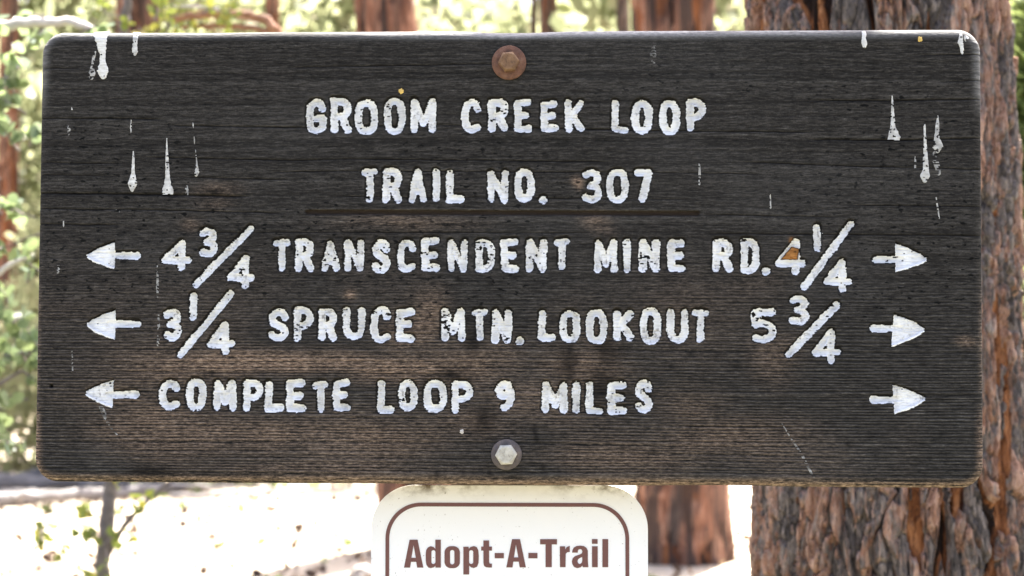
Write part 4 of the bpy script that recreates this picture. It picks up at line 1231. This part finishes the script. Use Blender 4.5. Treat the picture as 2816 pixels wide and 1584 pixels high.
# yellow fleck over GROOM, little seed husk
def fleck(px, py, r, mat, name, seed):
    rng = np.random.default_rng(seed)
    V = [(0, 0, 0)]
    cu, cv = uv(px, py)
    V = [(cu, -0.0012, cv)]
    n = 14
    for k in range(n):
        a = 2 * math.pi * k / n
        rr_ = r * PX * rng.uniform(0.7, 1.2)
        V.append((cu + math.cos(a) * rr_ * 0.9, -0.0001, cv + math.sin(a) * rr_))
    Fq = np.array([[0, 1 + k, 1 + (k + 1) % n] for k in range(n)])
    mesh_from(name, np.array(V), Fq, M[mat], BOARD)
fleck(1103, 251, 8, 'fleck', 'yellow_fleck', 1)
fleck(2530, 108, 8, 'fleck', 'yellow_fleck', 2)
fleck(1270, 1187, 7, 'branch_pale', 'seed_husk', 3)

# bolts
def bolt(px, py, wpx, hpx, wm, hm, tilt, label):
    u, v = uv(px, py)
    bm = bmesh.new()
    # hex head with a chamfered crown
    R = hpx * PX
    prof = [(1.0, -0.0022), (1.0, -0.0078), (0.985, -0.0082)]
    rings = []
    for s, y in prof:
        rings.append([bm.verts.new((math.cos(tilt + k * math.pi / 3) * R * s, y, math.sin(tilt + k * math.pi / 3) * R * s)) for k in range(6)])
    circ = [bm.verts.new((math.cos(tilt + k * math.pi / 12) * R * 0.80, -0.0092, math.sin(tilt + k * math.pi / 12) * R * 0.80)) for k in range(24)]
    circ2 = [bm.verts.new((math.cos(tilt + k * math.pi / 12) * R * 0.70, -0.0096, math.sin(tilt + k * math.pi / 12) * R * 0.70)) for k in range(24)]
    for a, b in zip(rings[:-1], rings[1:]):
        for k in range(6):
            bm.faces.new((a[k], a[(k + 1) % 6], b[(k + 1) % 6], b[k]))
    h3 = rings[-1]
    for k in range(6):
        c = [circ[(k * 4 + j) % 24] for j in range(5)]
        bm.faces.new([h3[k]] + [h3[(k + 1) % 6]] + c[::-1])
    for k in range(24):
        bm.faces.new((circ[k], circ[(k + 1) % 24], circ2[(k + 1) % 24], circ2[k]))
    bm.faces.new(circ2)
    bmesh.ops.recalc_face_normals(bm, faces=bm.faces[:])
    me = bpy.data.meshes.new('bolt_head')
    bm.to_mesh(me); bm.free()
    me.materials.append(M[hm])
    b = link(bpy.data.objects.new('bolt', me), SIGN)
    b.location = (u, 0, v)
    b['label'] = label
    # washer
    Rw, n = wpx * PX, 48
    prof = [(0.0, -0.0001), (1.0, -0.0001), (1.0, -0.0019), (0.975, -0.0024), (0.62, -0.0026), (0.0, -0.0026)]
    V = [(math.cos(2 * math.pi * k / n) * Rw * s, y + 0.00012 * math.sin(5 * k), math.sin(2 * math.pi * k / n) * Rw * s) for s, y in prof for k in range(n)]
    o = mesh_from('washer', np.array(V), grid_faces(len(prof), n, True), M[wm], b, False)
bolt(1400, 173, 47.5, 29, 'rust', 'rust_head', 0.12, 'rusty orange hex bolt at the top of the board')
bolt(1393, 1250, 42, 30, 'washer', 'zinc', 0.06, 'pale galvanised hex bolt at the bottom of the board')

# ------------------------------------------------------------------ small white sign below
AY = BT - 0.0022                               # its front face, flat against the post
def aP(px, py):
    p = on_plane(px, py, AY)
    return (p.x, p.z)
AX0, AX1 = aP(1020, 1560)[0], aP(1782, 1560)[0]
ATOP = BC.z - BH / 2 - 0.0016
AORG = Vector(((AX0 + AX1) / 2, AY, ATOP))
ADOPT = empty('notice_sign', AORG)
tag(ADOPT, 'small white sign with brown border and brown print under the wooden sign', 'sign')
AH = 0.305
def rrect(x0, x1, z0, z1, r, n=14):
    out = []
    for cx, cz, a0 in ((x1 - r, z1 - r, 0), (x0 + r, z1 - r, 90), (x0 + r, z0 + r, 180), (x1 - r, z0 + r, 270)):
        for k in range(n + 1):
            a = math.radians(a0 + 90 * k / n)
            out.append((cx + math.cos(a) * r, cz + math.sin(a) * r))
    return out
hw_ = (AX1 - AX0) / 2
ksc = (AX1 - AX0) / 762.0
bm = bmesh.new()
ol = rrect(-hw_, hw_, -AH, 0, 120 * ksc, 20)
f = bm.faces.new([bm.verts.new((x, 0, z)) for x, z in ol])
r_ = bmesh.ops.extrude_face_region(bm, geom=[f])
for v in [g for g in r_['geom'] if isinstance(g, bmesh.types.BMVert)]:
    v.co.y += 0.002
bmesh.ops.recalc_face_normals(bm, faces=bm.faces[:])
bmesh.ops.bevel(bm, geom=[e for e in bm.edges if abs(e.verts[0].co.y - e.verts[1].co.y) < 1e-6 and e.calc_face_angle(0) > 1.0], offset=0.0004, segments=2, affect='EDGES')
me = bpy.data.meshes.new('panel')
bm.to_mesh(me); bm.free()
me.materials.append(M['panel'])
link(bpy.data.objects.new('panel', me), ADOPT)
def loc_px(px, py):
    x, z = aP(px, py)
    return (x - AORG.x, z - AORG.z)
def flat_print(name, loops, depth=0.0004):
    bm = bmesh.new()
    edges = []
    for lp in loops:
        vs_ = [bm.verts.new((x, -depth, z)) for x, z in lp]
        for i in range(len(vs_)):
            edges.append(bm.edges.new((vs_[i], vs_[(i + 1) % len(vs_)])))
    bmesh.ops.triangle_fill(bm, use_beauty=True, use_dissolve=False, edges=edges)
    for fc in bm.faces:
        if fc.normal.y > 0: fc.normal_flip()
    me = bpy.data.meshes.new(name)
    bm.to_mesh(me); bm.free()
    me.materials.append(M['print'])
    link(bpy.data.objects.new(name, me), ADOPT)
bx0, bzt = loc_px(1060.5, 1382)
bx1, _ = loc_px(1730, 1382)
th_ = 10.5 * ksc
flat_print('border_line', [rrect(bx0, bx1, -AH + 0.015, bzt, 98 * ksc, 18), rrect(bx0 + th_, bx1 - th_, -AH + 0.015 + th_, bzt - th_, 88 * ksc, 18)])
def stad(x0, x1, y0, y1, r, n=6):
    return rrect(x0, x1, y0, y1, r, n)
W1, W2 = (1100, 1464, 8.587), (1380, 1464, 8.587)
TYPE = [
    (W1, [[(228, 172), (415, 172), (553, 832), (408, 832), (382, 695), (262, 695), (238, 832), (95, 832)], [(322, 300), (375, 600), (270, 600)]]),
    (W1, [[(835, 172), (965, 172), (965, 832), (840, 832), (836, 786), (800, 825), (725, 845), (665, 825), (625, 765), (610, 680), (608, 500), (620, 415), (660, 355), (725, 325), (790, 342), (835, 385)], stad(743, 838, 420, 745, 46)]),
    (W1, [stad(1052, 1415, 325, 845, 150, 9), stad(1183, 1285, 415, 755, 50)]),
    (W1, [[(1497, 338), (1620, 338), (1625, 388), (1665, 345), (1745, 322), (1810, 345), (1850, 420), (1862, 560), (1855, 720), (1820, 810), (1745, 842), (1680, 825), (1635, 785), (1633, 993), (1497, 993)], stad(1632, 1730, 420, 745, 47)]),
    (W1, [[(1970, 190), (2105, 190), (2105, 335), (2172, 335), (2172, 430), (2105, 430), (2105, 700), (2120, 738), (2172, 738), (2172, 828), (2110, 832), (2030, 822), (1985, 790), (1970, 710), (1970, 430), (1918, 430), (1918, 335), (1970, 335)]]),
    (W1, [[(2238, 487), (2453, 487), (2453, 612), (2238, 612)]]),
    (W2, [[(242, 160), (430, 160), (570, 827), (424, 827), (400, 690), (272, 690), (252, 827), (107, 827)], [(335, 285), (390, 590), (287, 590)]]),
    (W2, [[(628, 484), (842, 484), (842, 612), (628, 612)]]),
    (W2, [[(905, 160), (1303, 160), (1303, 283), (1180, 283), (1180, 822), (1033, 822), (1033, 283), (905, 283)]]),
    (W2, [[(1370, 328), (1493, 328), (1498, 402), (1535, 345), (1605, 315), (1605, 462), (1545, 468), (1510, 505), (1505, 822), (1373, 822)]]),
    (W2, [[(1660, 478), (1668, 420), (1700, 360), (1765, 322), (1850, 312), (1935, 322), (2000, 365), (2030, 430), (2033, 700), (2045, 822), (1915, 822), (1903, 785), (1860, 825), (1785, 845), (1710, 820), (1665, 750), (1655, 680), (1675, 610), (1730, 560), (1820, 530), (1885, 500), (1905, 455), (1885, 405), (1845, 393), (1805, 410), (1790, 478)], [(1898, 580), (1900, 660), (1890, 715), (1845, 748), (1800, 725), (1787, 680), (1805, 630), (1850, 600)]]),
    (W2, [[(2127, 158), (2262, 158), (2262, 270), (2127, 270)], [(2130, 328), (2265, 328), (2265, 822), (2130, 822)]]),
    (W2, [[(2375, 158), (2512, 158), (2512, 822), (2375, 822)]]),
]
for (ox, oy, sc), loops in TYPE:
    L = [[loc_px(ox + x / sc, oy + y / sc) for x, y in lp] for lp in loops]
    flat_print('letter' if len(loops[0]) > 4 or len(loops) > 1 or loops[0][0][0] > 2300 else 'hyphen', L)
